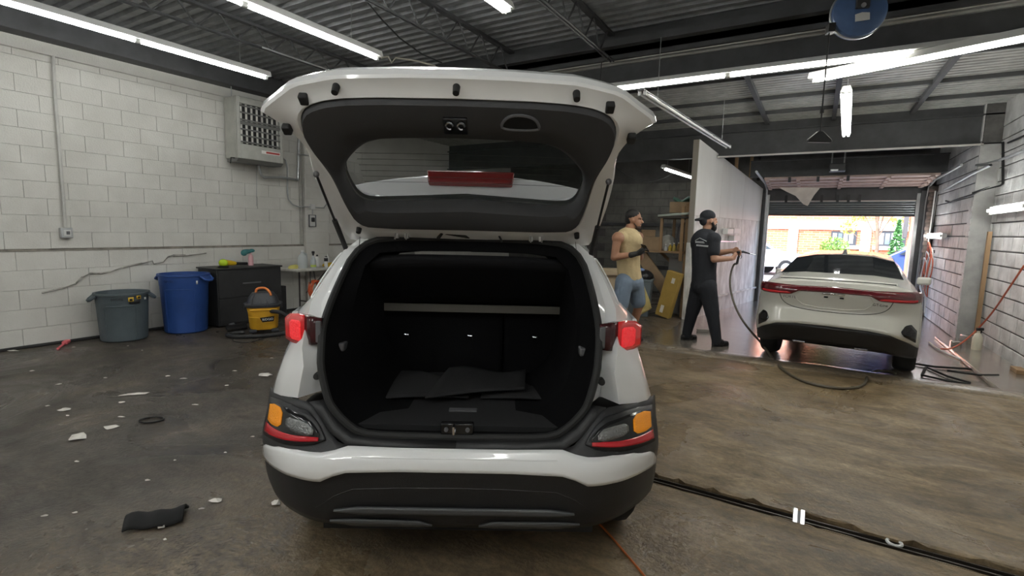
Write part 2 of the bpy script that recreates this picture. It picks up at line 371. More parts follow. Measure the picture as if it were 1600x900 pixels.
for t in (.25, .55, .8): c = PA+pd*t+pn*.05; m.cyl(c+Vector((0,0,zt(t))), c+Vector((0,0,3.9)), .045, n=4)
m.build('stud', WOOD, pw, smooth=0)

# ---- ceiling: corrugated steel deck, girders, joists
def deck(name, x0, x1, y0, y1, z, mt, pitch=.15, h=.04):
    m = MB(); pts = []; y = y0
    while y < y1: pts += [(y, z), (y+pitch*.30, z), (y+pitch*.42, z-h), (y+pitch*.88, z-h)]; y += pitch
    pts.append((y1, z))
    m.loft([[(x0, y, z) for y, z in pts], [(x1, y, z) for y, z in pts]], False)
    m.bx(x0, x1, y0, y1, z+.03, z+.12); return m.build(name, mt, smooth=0, fix=False)
cl = struct(deck('ceiling', XL-.2, XR+.2, YB-.2, 6.0, ZD, DECK), 'corrugated grey steel roof deck')
d2 = deck('wash_bay_deck', XL-.2, XR+.2, 6.0, 10.4, 3.62, DECKG, .12, .03); d2.parent = cl
d3 = deck('front_bay_deck', XL-.2, XR+.2, 10.4, YF+.2, 3.45, DECK, .12, .03); d3.parent = cl
m = MB(); m.bx(XL-.2, XR+.2, 6.0, 6.06, 3.6, 4.1); m.bx(XL-.2, XR+.2, 10.38, 10.44, 3.42, 3.8); m.bx(XL-.2, XR+.2, 5.9, 10.5, 3.72, 3.8); m.bx(XL-.2, XR+.2, 10.4, YF+.4, 3.55, 3.65); m.bx(XL-.35, XL+.1, YB-.3, YF+.3, ZD-.1, ZD+.2); m.bx(XR-.02, XR+.3, YB-.3, YF+.3, ZD-.1, ZD+.2); m.build('roof_closure', STEEL, cl, smooth=0)
def ibeam(name, p, q, h, wd, lab, mt=STEEL):     # p, q: bottom centre points
    p, q = Vector(p), Vector(q); d = (q-p).normalized(); s = Vector((0,0,1)).cross(d)*wd/2; t = .022; wb_ = d.cross(Vector((0,0,1)))*.008
    m = MB(); sec = [(-1,0),(1,0),(1,t),(.12,t),(.12,h-t),(1,h-t),(1,h),(-1,h),(-1,h-t),(-.12,h-t),(-.12,t),(-1,t)]
    m.loft([[c+s*a+Vector((0,0,z)) for a, z in sec] for c in (p, q)], True, True, True)
    return struct(m.build(name, mt, smooth=0), lab)
g1 = ibeam('trim_3', (XL, 6.22, 3.30), (XR, 6.22, 3.30), .62, .14, 'deep dark steel girder across the garage')
m = MB(); m.bx(XL, XR, 6.07, 6.10, 3.895, 3.915); m.build('deck_angle', GALV, g1)
g2 = ibeam('trim_4', (XL, 10.38, 3.0), (XR, 10.38, 3.0), .45, .16, 'dark steel beam carried on the brick pier')
m = MB(); m.bx(-1.7, XR-.2, 10.285, 10.31, 2.985, 3.012); m.build('light_flange', mat('pale_edge', (.55, .52, .48), .6), g2)
g3 = ibeam('trim_5', (-1.3, 12.0, 2.77), (1.95, 12.0, 2.77), .34, .14, 'dark beam over the raised sectional door')
def joist(name, x, y0, y1, zb, zt_, lab):
    m = MB(); r = struct(MB().bx(x-.035, x+.035, y0, y1, zt_-.03, zt_).build(name, STEEL, smooth=0), lab)
    for s in (-1, 1): m.cyl((x+s*.018, y0, zb), (x+s*.018, y1, zb), .013, n=6)
    m.build('bottom_chord', STEEL, r)
    y = y0; k = 0
    while y < y1-.2:
        a, b = ((y, zb), (y+.22, zt_)) if k % 2 == 0 else ((y, zt_), (y+.22, zb))
        MB().cyl((x, a[0], a[1]), (x, b[0], b[1]), .010, n=6).build('web_bar', STEEL, r); y += .22; k += 1
    return r
joist('trim_6', -2.27, 3.0, 6.05, 3.60, 3.90, 'open web steel joist near the girder reel')
joist('trim_7', -3.65, 2.4, 6.05, 3.60, 3.90, 'open web steel joist above the raised tailgate')
joist('trim_8', -5.9, 1.4, 6.05, 3.66, 3.90, 'open web steel joist between the left light strips')
for k, x in enumerate((-.9, .1, 1.15)):
    m = MB(); m.bx(x-.03, x+.03, 6.3, 10.3, 3.52, 3.58); struct(m.build('trim_%d' % (9+k), STEEL), 'dark purlin %s over the wash bay deck' % ('left of centre', 'along the middle', 'near the right wall')[k])
for k, y in enumerate((7.3, 8.5, 9.5)):
    m = MB(); m.bx(-4.5, XR, y-.02, y+.02, 3.54, 3.59); struct(m.build('trim_%d' % (13+k), STEEL), 'dark cross angle under the wash bay deck, %s' % ('nearest the girder', 'middle one', 'nearest the pier beam')[k])
# ================================================================ lights
def strip(label, p, q, lit=TUBE, joints=(), tubes=1, up_=Vector((0, 0, 1)), side=None, hw=.055, hh=.065, hang=None, group='fluorescent strip lights', name='fluorescent_light', hmat=None):
    p, q = Vector(p), Vector(q); L = (q-p).length; d = (q-p)/L; s = side or d.cross(up_).normalized(); c = (p+q)/2
    t = thing(name, label, 'light', p, 0, group); inv = -p
    sec = [(-hw, .022), (hw, .022), (hw*1.0, .035), (hw*.62, .022+hh), (-hw*.62, .022+hh), (-hw, .035)]
    m = MB(); m.loft([[e-p+s*a+up_*z for a, z in sec] for e in (p-d*.03, q+d*.03)], True, True, True); m.build('housing', hmat or WHITESH, t)
    cuts = [0]+list(joints)+[1]
    for a, b in zip(cuts[:-1], cuts[1:]):
        for k in range(tubes):
            o = s*((k-(tubes-1)/2)*.055)
            A, B = p+d*(L*a+.025)-p+o, p+d*(L*b-.025)-p+o
            MB().cyl(A, B, .0165, n=10).build('tube', lit, t)
            for e, dd in ((A, -d), (B, d)): MB().box(e+dd*.012+up_*.004, (.03, .03, .045)).build('lamp_holder', WHITESH, t)
    if hang:
        for f in (.12, .88):
            e = p+d*L*f-p; MB().tube([e+up_*hh, e+Vector((0, 0, hang))], .004, 5).build('hanger', GALV, t)
    return t
def row(pa, pm, pe, z, back, label, **k):
    e = onz(*pe, z); mid = onz(*pm, z); X = (e.x+mid.x)/2; Ls = e.y-mid.y
    return strip(label, (X, mid.y-back, z), (X, e.y, z), joints=(back/(back+Ls),), hang=ZD-z, **k)
row(None, (213, 65), (419, 122), 3.46, 1.5, 'lit white strip light nearest the white block wall')
row(None, (383, 7), (589, 92), 3.46, 1.6, 'lit white strip light over the left floor, second from the block wall')
e = onz(793, 18, 3.5); strip('lit twin tube strip light at the top edge above the tailgate', (e.x, e.y-2.2, 3.5), (e.x, e.y, 3.5), tubes=2, hang=.4)
strip('long lit strip light under the deep girder', (-2.42, 6.06, 3.27), (1.65, 6.06, 3.27), lit=TUBEW, joints=(.36,), hang=None, hh=.05)
a, b = onz(1270, 127, 3.2), onz(1600, 62, 3.2); strip('lit strip light crossing at an angle before the girder', a, a+(b-a)*1.25, lit=TUBEW, hang=.6)
a, b = onz(1322, 148, 3.1), onz(1322, 212, 3.1); strip('lit twin tube light over the white sedan', a, b, tubes=2, hang=.5)
a, b = onz(1003, 146, 2.95), onz(1138, 230, 2.95); strip('unlit twin tube strip light beside the white partition', a, b, lit=mat('unlit_tube', (.75, .75, .72), .25), tubes=2, hang=.67, hw=.034, hh=.016, hmat=GREYP)
a, b = onz(1037, 264, 2.86), onz(1080, 278, 2.86); strip('small lit strip light in the dark store behind the men', a, b, hang=.55)
lcp = [ond(962, 262, 11.6)]; lcp = [Vector((lcp[0].x, lcp[0].y, 3.44))]+[ond(962+t*88, 262+10*t+38*math.sin(math.pi*t)*.45, 11.6) for t in [i/14 for i in range(15)]]+[a+Vector((0, 0, .05))]
MB().tube(lcp, .008, 5).build('light_cable', RUBBER)
tag(bpy.data.objects['light_cable'], 'slack dark cable hanging beside the store light', 'cable')
up_w = Vector((1, 0, 0))
a = onx(1553, 331, XR-.05); strip('lit strip light on the near block wall', (XR-.12, a.y-1.5, 2.0), (XR-.12, a.y, 2.0), up_=up_w, side=Vector((0, 0, 1)))
strip('short strip light on the far block wall by the door', (XRF-.12, 11.65, 1.63), (XRF-.12, 13.1, 1.63), up_=up_w, side=Vector((0, 0, 1)))
for x, y, lab in ((-6.4, -3.6, 'the block wall'), (-4.4, -3.2, 'the left floor'), (-2.0, -2.6, 'the middle of the floor'), (.6, -2.0, 'the right floor'), (-.6, -4.2, 'the rear wall')):
    strip('lit strip light at the rear over '+lab, (x, y, 3.5), (x, y+2.4, 3.5), tubes=2, hang=.4)

# ================================================================ garage door and front opening
dr = thing('roller_door', 'grey corrugated roller door partly lowered in the street opening', 'door', (0, YF, 0)); dr['kind'] = 'structure'; dr.name = 'door_1'; del dr['category']
slm = MB()
sec = [(0, 0), (-.018, .012), (-.022, .030), (-.012, .046), (0, .050)]
slm.loft([[(x, y, z) for y, z in sec] for x in (DX0+.02, DX1-.02)], False); slm = slm.mesh('slat', mat('slat_steel', (.20, .22, .23), .35, metal=.6))
for k in range(6):
    o = bpy.data.objects.new('slat', slm); COL.objects.link(o); o.parent = dr; o.location = (0, .03, 2.06+.05*k)
MB().bx(DX0+.02, DX1-.02, 0, .05, 2.02, 2.065).build('bottom_bar', STEEL, dr, bevel=.006)
for x, s in ((DX0, -1), (DX1, 1)):
    MB().bx(x-.03, x+.03, -.04, .08, 0, 2.5).build('guide_rail', GALV, dr, bevel=.004)
    MB().bx(x+s*.03 if s > 0 else x-.12, x+.12 if s > 0 else x-.03, -.06, .1, 0, 2.55).build('jamb', STEEL, dr, bevel=.006)
MB().bx(DX0-.15, DX1+.12, -.02, .12, 2.36, 2.62).build('lintel', STEEL, dr)
for x in (-.65, .05, .35, .55, .75): MB().box((x, -.05, 2.40), (.05, .03, .16)).build('bracket', BLACKP, dr)
MB().bx(DX0, DX1, -.005, .03, 2.34, 2.365).build('pale_edge', mat('pale_paint', (.55, .50, .46), .6), dr)
# raised sectional door, hanging flat under the ceiling
sd_ = thing('sectional_door', 'raised pinkish sectional door hanging flat over the opening', 'door', (0, 0, 0))
PINK = mat('pinkish_panel', (.50, .38, .34), .6, var=.15)
for k in range(4):
    y0 = 11.95+k*.34
    MB().bx(-1.02, 1.85, y0, y0+.33, 2.72-k*.03, 2.765-k*.03).build('door_panel', PINK, sd_, bevel=.008)
    for x in (-.98, -.4, .35, 1.1, 1.75): MB().bx(x-.03, x+.03, y0, y0+.33, 2.69-k*.03, 2.72-k*.03).build('stile', PINK, sd_)
for x in (-.55, -.05, .45): MB().box((x, 11.93, 2.70), (.05, .06, .10)).build('hinge', BLACKP, sd_)
for x in (-1.05, 1.88): MB().tube([(x, 10.6, 2.74), (x, 12.6, 2.70), (x, 13.15, 2.62), (x, 13.3, 2.3), (x, 13.3, 0)], .022, 6).build('track', GALV, sd_)
op = thing('door_opener', 'dark box of the door opener under the front beam', 'opener', (.25, 11.5, 2.86))
MB().box((0, 0, 0), (.26, .3, .14)).build('motor_box', BLACKP, op, bevel=.012)
MB().bx(-.02, .02, .15, .5, -.02, .02).build('rail', GALV, op); MB().box((-.05, -.16, -.06), (.12, .02, .03)).build('cover_plate', GALV, op)
for x in (-.1, .1): MB().bx(x-.012, x+.012, -.01, .01, .06, .5).build('hanger', GALV, op)
# torn plastic sheet hanging from the header
tp = [ony(x, y, 12.4) for x, y in ((1217, 293), (1282, 293), (1272, 305), (1262, 322), (1255, 319), (1243, 306), (1230, 300))]
m = MB(); m.prism(tp, (0, .006, 0)); o = m.build('torn_plastic_sheet', mat('plastic_sheet', (.62, .57, .52), .5, var=.1, bump=.6, bscale=8), smooth=0); tag(o, 'torn triangle of pale plastic hanging over the opening', 'plastic')
# brick jamb on the right of the opening, each course of the near face is geometry
jb = struct(MB().bx(DX1+.12, XRF, YF-.32, YF, 0, 2.62).build('trim_20', mat('dark_brick', (.09, .075, .065), .8, var=.4, scale=9), smooth=0), 'dark brick jamb right of the street opening')
bk = MB().bx(-.052, .052, -.012, .012, -.03, .03).mesh('brick', mat('jamb_brick', (.14, .105, .09), .75, var=.4, scale=3), 0)
for r in range(34):
    for c in range(1):
        o = bpy.data.objects.new('brick', bk); COL.objects.link(o); o.parent = jb; o.location = (DX1+.19-(.03 if r % 2 else 0), YF-.325, .05+.075*r); o.scale = (1.0, 1, 1)

# ================================================================ street seen through the opening
st = struct(MB().bx(-40, 40, YF+.25, 60, -.3, -.02).build('ground_street', mat('asphalt', (.28, .28, .28), .85, var=.15), smooth=0), 'pale sunlit street and pavement outside')
YB2 = 30.0
def B2(x, y, Y=YB2): return ony(x, y, Y)
bl = thing('brick_building', 'sunlit orange brick building with white bands across the street', 'building', (0, YB2, 0))
def bpt(x, y): p = B2(x, y); return p.x, p.z
OB = brick_mat('orange_brick', (.40, .115, .055), (.52, .17, .085), (.46, .27, .19), 1.6)
MB().bx(-22, 22, 0, 6, -.3, 9).build('wall', OB, bl, smooth=0)
WH = mat('white_concrete', (.85, .84, .80), .7)
z1 = bpt(1300, 345)[1]; z0 = bpt(1300, 359)[1]; MB().bx(-22, 22, -.12, .05, z0, z1).build('white_band', WH, bl)
for xa, xb in ((1231, 1246), (1344, 1360)):
    x0, x1 = bpt(xa, 375)[0], bpt(xb, 375)[0]; MB().bx(x0, x1, -.14, .05, -.3, z0).build('white_pier', WH, bl)
WIN = mat('street_glass', (.12, .16, .20), .08, spec=.8); CUR = mat('curtain', (.75, .77, .80), .8, var=.12, scale=14, stretch=(1, 1, .05)); DKF = mat('dark_frame', (.03, .035, .045), .5)
for xa, xb, ya, yb in ((1299, 1337, 361, 384), (1371, 1414, 361, 386)):
    x0, z1_ = bpt(xa, ya); x1, z0_ = bpt(xb, yb)
    f = MB().bx(x0, x1, -.06, .02, z0_, z1_).build('window', DKF, bl)
    n = 4
    for k in range(n):
        a = x0+.08+(x1-x0-.16)/n*k; b_ = a+(x1-x0-.16)/n-.06
        MB().bx(a, b_, -.075, -.055, z0_+.10, z1_-.10).build('pane', CUR if k != 1 else WIN, f)
    MB().bx(x0-.15, x1+.15, -.22, .02, z0_-.16, z0_).build('window_sill', WH, bl)
x0, z1_ = bpt(1398, 338); x1, z0_ = bpt(1412, 343); MB().bx(x0, x1, -.2, 0, z0_, z1_).build('sign_box', WH, bl)
c = bpt(1213, 395); MB().lathe([(.0, -.05), (.22, -.05), (.22, 0)], (c[0], 0, c[1]), 16, 'y').build('round_sign', mat('blue_white', (.55, .58, .75), .5), bl)
# utility pole
pb = onz(1421, 440, -.02); up_b = ony(1421, 432, 17.5); pole = thing('utility_pole', 'brown wooden utility pole by the right edge of the opening', 'pole', (up_b.x, 17.5, 0))
MB().cyl((0, 0, -.05), (0, 0, 7), .15, .12, n=12).build('pole', mat('pole_wood', (.42, .25, .17), .85, var=.3, scale=6, stretch=(1, 1, .2)), pole)
MB().box((-.21, 0, 1.95), (.10, .16, .75)).build('meter_box', GREYP, pole, bevel=.01)
# plants
LEAF = mat('leaf', (.16, .30, .06), .6, var=.4, scale=2); LEAFY = mat('yellow_leaf', (.50, .50, .10), .6, var=.35, scale=2); LEAFD = mat('dark_leaf', (.05, .16, .04), .6, var=.4, scale=2); BARK = mat('bark', (.20, .14, .10), .9, var=.3)
def leaves(n, fn, size, rn):
    m = MB()
    for _ in range(n):
        c = Vector(fn(rn)); a = Vector((rn.gauss(0, 1), rn.gauss(0, 1), rn.gauss(0, 1))).normalized(); b = a.orthogonal().normalized(); s = size*rn.uniform(.6, 1.3)
        m.add([c-a*s, c+b*s*.45, c+a*s, c-b*s*.45], [(0, 1, 2, 3)])
    return m
def insph(rn, r):
    while True:
        v = Vector((rn.uniform(-1, 1), rn.uniform(-1, 1), rn.uniform(-1, 1)))
        if v.length < 1: return (v.x*r[0], v.y*r[1], v.z*r[2])
rn = random.Random(11)
pt = ony(1367, 400, 25); tr = thing('street_tree', 'thin street tree with yellow green leaves', 'tree', (pt.x, 25, 0))
MB().tube([(0, 0, -.05), (.04, 0, 1.2), (-.05, 0, 2.2), (.0, 0, 3.6)], .07, 7, rad=[.08, .07, .055, .02]).build('trunk', BARK, tr)
for a in ((-.9, .2, 2.9), (.7, -.1, 2.8), (-.4, .1, 3.7), (-1.0, -.2, 1.9), (.5, .1, 3.6)): MB().tube([(0, 0, 1.5), (a[0]*.5, a[1]*.5, a[2]-.5), a], .02, 5, rad=[.03, .02, .008]).build('branch', BARK, tr)
def crown(rn):
    c = rn.choice([(-.4, 0, 3.2, .7), (.3, 0, 2.9, .7), (-1.0, 0, 1.95, .35), (-.1, 0, 3.9, .8), (.7, 0, 2.2, .4), (-.6, 0, 2.5, .45)]); p = insph(rn, (c[3], c[3], c[3]*.8)); return (c[0]+p[0], c[1]+p[1], c[2]+p[2])
f = leaves(420, crown, .10, rn).build('foliage', LEAFY, tr, smooth=0, fix=False); f['kind'] = 'stuff'
for px, py, Y, r, mt, lab, nm in ((1303, 400, 28.6, (.62, .5, .55), LEAF, 'round green bush below the first street window', 'round_bush'), (1398, 412, 24, (.36, .36, .85), LEAFD, 'narrow dark conifer beside the utility pole', 'conifer')):
    p = ony(px, py, Y); z = 1.0 if nm == 'round_bush' else 1.1
    b = thing(nm, lab, 'bush', (p.x, Y, 0)); MB().cyl((0, 0, -.05), (0, 0, z), .05, .03, 7).build('stem', BARK, b)
    if nm == 'conifer': fn = lambda rn, r=r, z=z: (lambda t, a, q: (q*r[0]*(1-t)*math.cos(a), q*r[0]*(1-t)*math.sin(a), .35+t*2.0))(rn.random()**1.3*.95, rn.random()*6.28, rn.uniform(.6, 1.1))
    else: fn = lambda rn, r=r, z=z: (lambda p: (p[0], p[1], z+p[2]))(insph(rn, r))
    f = leaves(900, fn, .075, rn).build('foliage', mt, b, smooth=0, fix=False); f['kind'] = 'stuff'
def street_car(label, loc, rz, paint):
    t = thing('parked_car', label, 'car', loc, rz, 'cars parked in the street')
    W = .88
    side = [(-2.1, .35), (-2.15, .75), (-2.05, .98), (-1.75, 1.42), (.35, 1.45), (1.05, 1.0), (2.0, .85), (2.15, .55), (2.1, .35)]
    rings = [[(s*W*k, y, z if abs(k) < 1 else z) for y, z in side] for s, k in ((-1, 1), (1, 1))]
    m = MB(); m.loft([[(-W, y, z) for y, z in side], [(-W*(.80 if False else 1), y, z) for y, z in side], [(W, y, z) for y, z in side]], True, True, True); 
    m = MB(); m.loft([[(x*(1 if z < 1.0 else .86), y, z) for y, z in side] for x in (-W, W)], True, True, True); m.build('body', paint, t, bevel=.06, seg=3)
    gl = mat('car_glass', (.03, .04, .05), .08)
    for s in (-1, 1): MB().prism([(s*.80, -1.6, 1.03), (s*.80, .8, 1.03), (s*.775, .30, 1.36), (s*.775, -1.5, 1.36)], (s*.03, 0, 0)).build('side_window', gl, t)
    MB().prism([(-.66, -2.00, 1.05), (.66, -2.00, 1.05), (.6, -1.80, 1.35), (-.6, -1.80, 1.35)], (0, -.05, .02)).build('rear_window', gl, t)
    for s in (-1, 1): MB().box((s*.76, -2.12, .92), (.16, .1, .26)).build('tail_light', mat('dull_red', (.55, .05, .04), .3), t, bevel=.02)
    for s in (-1, 1):
        for y in (-1.3, 1.35):
            wv = MB().cyl((s*.72, y, .31), (s*.90, y, .31), .32, n=20).build('tyre', RUBBER, t, bevel=.03); MB().cyl((s*.89, y, .31), (s*.91, y, .31), .2, n=14).build('rim', STEELB, wv)
    return t
p = ony(1190, 415, 22.5); street_car('white car parked at the left edge of the street opening', (p.x-.75, 22.5, -.02), R(-62), CARW)
p = ony(1402, 420, 21.5); street_car('blue car parked behind the utility pole', (p.x+.9, 21.8, -.02), R(78), mat('blue_paint', (.03, .06, .22), .25, coat=.6))

# ================================================================ wall services
def pipe(label, pts, r, cat='pipe', mt=GALV, name='conduit'):
    o = MB().tube(pts, r, 8).build(name, mt); return tag(o, label, cat)
PAINTPIPE = mat('painted_pipe', (.50, .49, .46), .55, var=.1)
xw = XL+.035
a, b = onx(84, 103, xw), onx(101, 355, xw)
pipe('straight painted conduit down the left block wall', [(xw, a.y, a.z+.12), (xw, (a.y+b.y)/2, a.z-.3), (xw, (a.y+b.y)/2, b.z)], .018, mt=PAINTPIPE)
ob = thing('outlet_box', 'square metal outlet box at the foot of the straight conduit', 'outlet', (xw, (a.y+b.y)/2, b.z-.07))
MB().box((0, 0, 0), (.07, .12, .13)).build('box', GALV, ob, bevel=.008); MB().box((.038, 0, 0), (.01, .075, .075)).build('cover', WHITESH, ob, bevel=.004); MB().box((.045, .008, 0), (.006, .035, .04)).build('socket', GREYP, ob)
# unit heater
hx0, hx1 = XL+.02, XL+.42
p0, p1, p2 = onx(369, 152, hx1), onx(438, 170, hx1), onx(437, 258, hx1); zb_, zt2 = p2.z+.03, p1.z+.05; y0, y1 = p0.y, p1.y+.03
ht = thing('unit_heater', 'grey gas unit heater with louvred grille high on the block wall', 'heater', (0, 0, 0))
HG = mat('heater_grey', (.40, .40, .36), .5, var=.1)
MB().bx(hx0+.06, hx1-.05, y0, y1, zb_, zt2).build('casing', HG, ht, bevel=.012)
hgt = zt2-zb_
for (ya, yb, za, zb2) in ((y0, y0+.05, zb_, zt2), (y1-.05, y1, zb_, zt2), (y0+.05, y1-.05, zb_, zb_+hgt*.24), (y0+.05, y1-.05, zt2-.10, zt2)):
    MB().bx(hx1-.05, hx1, ya, yb, za, zb2).build('front_panel', HG, ht, bevel=.006)
MB().bx(hx1-.049, hx1-.046, y0+.05, y1-.05, zb_+hgt*.24, zt2-.1).build('grille_back', mat('grille_dark', (.02, .02, .02), .7), ht)
za, zb2 = zb_+hgt*.25, zt2-.105
for k in range(8): y = y0+.08+(y1-y0-.16)*k/7; MB().cyl((hx1-.03, y, za), (hx1-.03, y, zb2), .016 if True else .01, n=8).build('heat_tube', mat('tube_cream', (.55, .54, .50), .4, metal=.3) if k == 0 else bpy.data.materials['tube_cream'], ht)
for k, f in enumerate((.04, .20, .36, .52, .60, .78, .95)): z = za+(zb2-za)*f; MB().box((hx1-.008, (y0+y1)/2, z), (.02, y1-y0-.1, .022 if k != 3 else .05), (0, R(25), 0)).build('louvre', mat('louvre_grey', (.16, .16, .15), .5) if k == 0 else bpy.data.materials['louvre_grey'], ht)
MB().bx(hx1, hx1+.004, y0+.38, y1-.06, zb_+.115, zb_+.165).build('warning_label', mat('white_label', (.8, .78, .74), .6), ht)
MB().bx(hx1+.003, hx1+.006, y0+.46, y1-.07, zb_+.125, zb_+.155).build('red_print', mat('red_print', (.45, .06, .05), .6), ht)
MB().prism([(hx0+.1, y0, zb_), (hx1, y0, zb_), (hx1-.06, y0, zb_-.05), (hx0+.1, y0, zb_-.05)], (0, y1-y0, 0)).build('bottom_pan', mat('pan_dark', (.16, .16, .15), .5), ht)
for y in (y0+.06, y1-.06): MB().cyl((XL+.2, y, zt2), (XL+.2, y, 3.95), .008, n=6).build('hanger_rod', GALV, ht)
pp = lambda x, y, X=xw: onx(x, y, X)
a = pp(405, 262, XL+.15)
pipe('thick galvanised gas pipe bending under the heater', [a+Vector((0,0,.05)), a, a+Vector((0, .02, -.10)), a+Vector((0, .08, -.15))]+[pp(440, 277, XL+.15), pp(465, 281, XL+.08), pp(466, 262, xw+.04), pp(467, 215, xw+.04)], .022, name='gas_pipe')
pipe('thin conduit looping from the heater to the switch box', [pp(440, 246, XL+.1), pp(446, 250), pp(449, 262), pp(449, 300), pp(451, 312), pp(458, 320), pp(466, 323, XL+.14), pp(486, 323, XL+.14)], .012)
pipe('short conduit behind the raised tailgate edge', [pp(466, 241, XL+.13), pp(490, 244, XL+.13)], .012)
pipe('short conduit right of the switch box', [pp(492, 324, XL+.14), pp(506, 325, XL+.14), pp(511, 318, XL+.14)], .012)
pipe('hair thin wire hanging below the heater', [pp(401, 258), pp(401, 322)], .004, 'wire')
pipe('stub of black wire at the heater side', [pp(368, 247, hx1-.1), pp(361, 246, hx1-.1), pp(360, 255, hx1-.1)], .008, 'wire', RUBBER)
sb = thing('switch_box', 'small square switch box on the pilaster', 'switch', pp(488, 323, XL+.13))
MB().box((0, 0, 0), (.06, .09, .10)).build('box', WHITESH, sb, bevel=.006); MB().cyl((0, 0, -.05), (0, 0, -.14), .010).build('drop', GALV, sb)
so_ = thing('wall_socket', 'black plug in a framed socket below the switch box', 'socket', pp(488, 345, XL+.12))
m = MB()
for a_ in ((-.075, -.065, -.11, .11), (.065, .075, -.11, .11), (-.075, .075, -.11, -.10), (-.075, .075, .10, .11)): m.bx(-.01, .015, a_[0], a_[1], a_[2], a_[3])
m.build('frame', GREYP, so_); MB().box((.02, .0, .02), (.06, .05, .08)).build('plug', BLACKP, so_, bevel=.012); MB().box((0, 0, 0), (.01, .12, .19)).build('plate', WHITESH, so_)
# wires draped along the right wall
def drape(pts, r, lab, mt=RUBBER, X=None): return pipe(lab, pts, r, 'wire', mt, 'wall_wire')
drape([onx(1600, 234, XR-.03), onx(1580, 243, XR-.03), onx(1562, 250, XR-.05), (XRF-.03, 10.24, 2.69), onx(1548, 258, XRF-.03), onx(1515, 274, XRF-.03), onx(1490, 288, XRF-.03), onx(1476, 296, XRF-.03)], .020, 'thick grey cable draped along the upper right wall', GALV)
drape([onx(1567, 287, XR-.02), onx(1563, 290, XR-.02), (XRF-.03, 10.24, 2.28), onx(1545, 292, XRF-.03), onx(1520, 304, XRF-.03), onx(1500, 310, XRF-.03), onx(1485, 316, XRF-.03), onx(1478, 314, XRF-.03)], .014, 'sagging dark wire below the thick cable on the far wall')
drape([onx(1567, 222, XR-.02), onx(1567, 287, XR-.02)], .016, 'vertical dark wire in the corner behind the pier')
drape([onx(1600, 212, XR-.02), onx(1575, 223, XR-.02)], .012, 'short dark wire at the top right of the wall')
o = MB().box((XR-.05, 10.05, .85), (.05, .05, 1.7)).build('wooden_post', WOOD); tag(o, 'brown wooden post leaning in the corner of the pier', 'post')
# ceiling reel
rc = Vector((.15, 5.25, 3.42)); rl = thing('cable_reel', 'round blue ceiling cable reel hanging near the girder', 'reel', rc, R(18))
BLUE = mat('reel_blue', (.05, .10, .22), .45, var=.15); 
MB().lathe([(.0, -.075), (.05, -.08), (.17, -.07), (.198, -.05), (.202, 0), (.198, .05), (.17, .07), (0, .08)], (0, 0, 0), 40, 'y').build('drum', BLUE, rl)
MB().lathe([(.198, -.012), (.21, -.012), (.21, .012), (.198, .012)], (0, 0, 0), 40, 'y').build('rim_band', GALV, rl)
MB().bx(-.05, .05, -.10, -.072, .0, .30).build('bracket', BLACKP, rl, bevel=.005); MB().bx(-.04, .04, -.1, .1, .26, .5).build('mount', STEEL, rl)
MB().prism([(-.045, -.088, -.10), (.06, -.088, -.09), (.055, -.088, -.035), (.0, -.088, -.03), (-.05, -.088, -.045)], (0, -.004, 0)).build('worn_sticker', mat('sticker', (.6, .6, .58), .7), rl)
MB().lathe([(.018, -.112), (.018, -.095)], (0, 0, .02), 12, 'y').build('bolt', GALV, rl); MB().box((-.20, -.02, -.12), (.05, .08, .07)).build('cable_guide', BLACKP, rl)
c0 = rc+Vector((-.19, -.07, -.14)); c1 = Vector((c0.x, c0.y, 2.42))
dl = thing('drop_light', 'black cable and triangular handle hanging from the blue reel', 'lamp', c1)
MB().tube([c0-c1, (0, 0, .2), (0, 0, .03)], .006, 6).build('cable', RUBBER, dl); MB().cyl((0, 0, .20), (0, 0, .24), .016, n=8).build('ball_stop', RUBBER, dl)
MB().prism([(-.018, -.02, .05), (.018, -.02, .05), (.10, -.02, -.02), (.10, -.02, -.045), (-.10, -.02, -.045), (-.10, -.02, -.02)], (0, .04, 0)).build('handle', BLACKP, dl, bevel=.006)
dl.rotation_euler = (0, 0, YAW)
pipe('thin pale conduit under the left ceiling', [onz(410, 74, 3.6), onz(536, 117, 3.6)], .010)
pipe('drooping black wire across the left deck', [onz(575, 5, 3.7), onz(596, 30, 3.7), onz(625, 60, 3.65), onz(660, 85, 3.6), onz(690, 98, 3.6)], .008, 'wire', RUBBER, 'ceiling_wire')
pipe('pale bent bracket wire at the strip light end', [onz(596, 90, 3.5), onz(606, 88, 3.55), onz(612, 98, 3.5), onz(618, 90, 3.55), onz(650, 95, 3.55), onz(680, 103, 3.55)], .010, 'wire', mat('pale_wire', (.45, .42, .36), .6), 'ceiling_wire')
pipe('thin wire dangling from the open joist', [onz(953, 88, 3.55), onz(940, 98, 3.5), onz(938, 125, 3.3)], .005, 'wire', RUBBER, 'ceiling_wire')
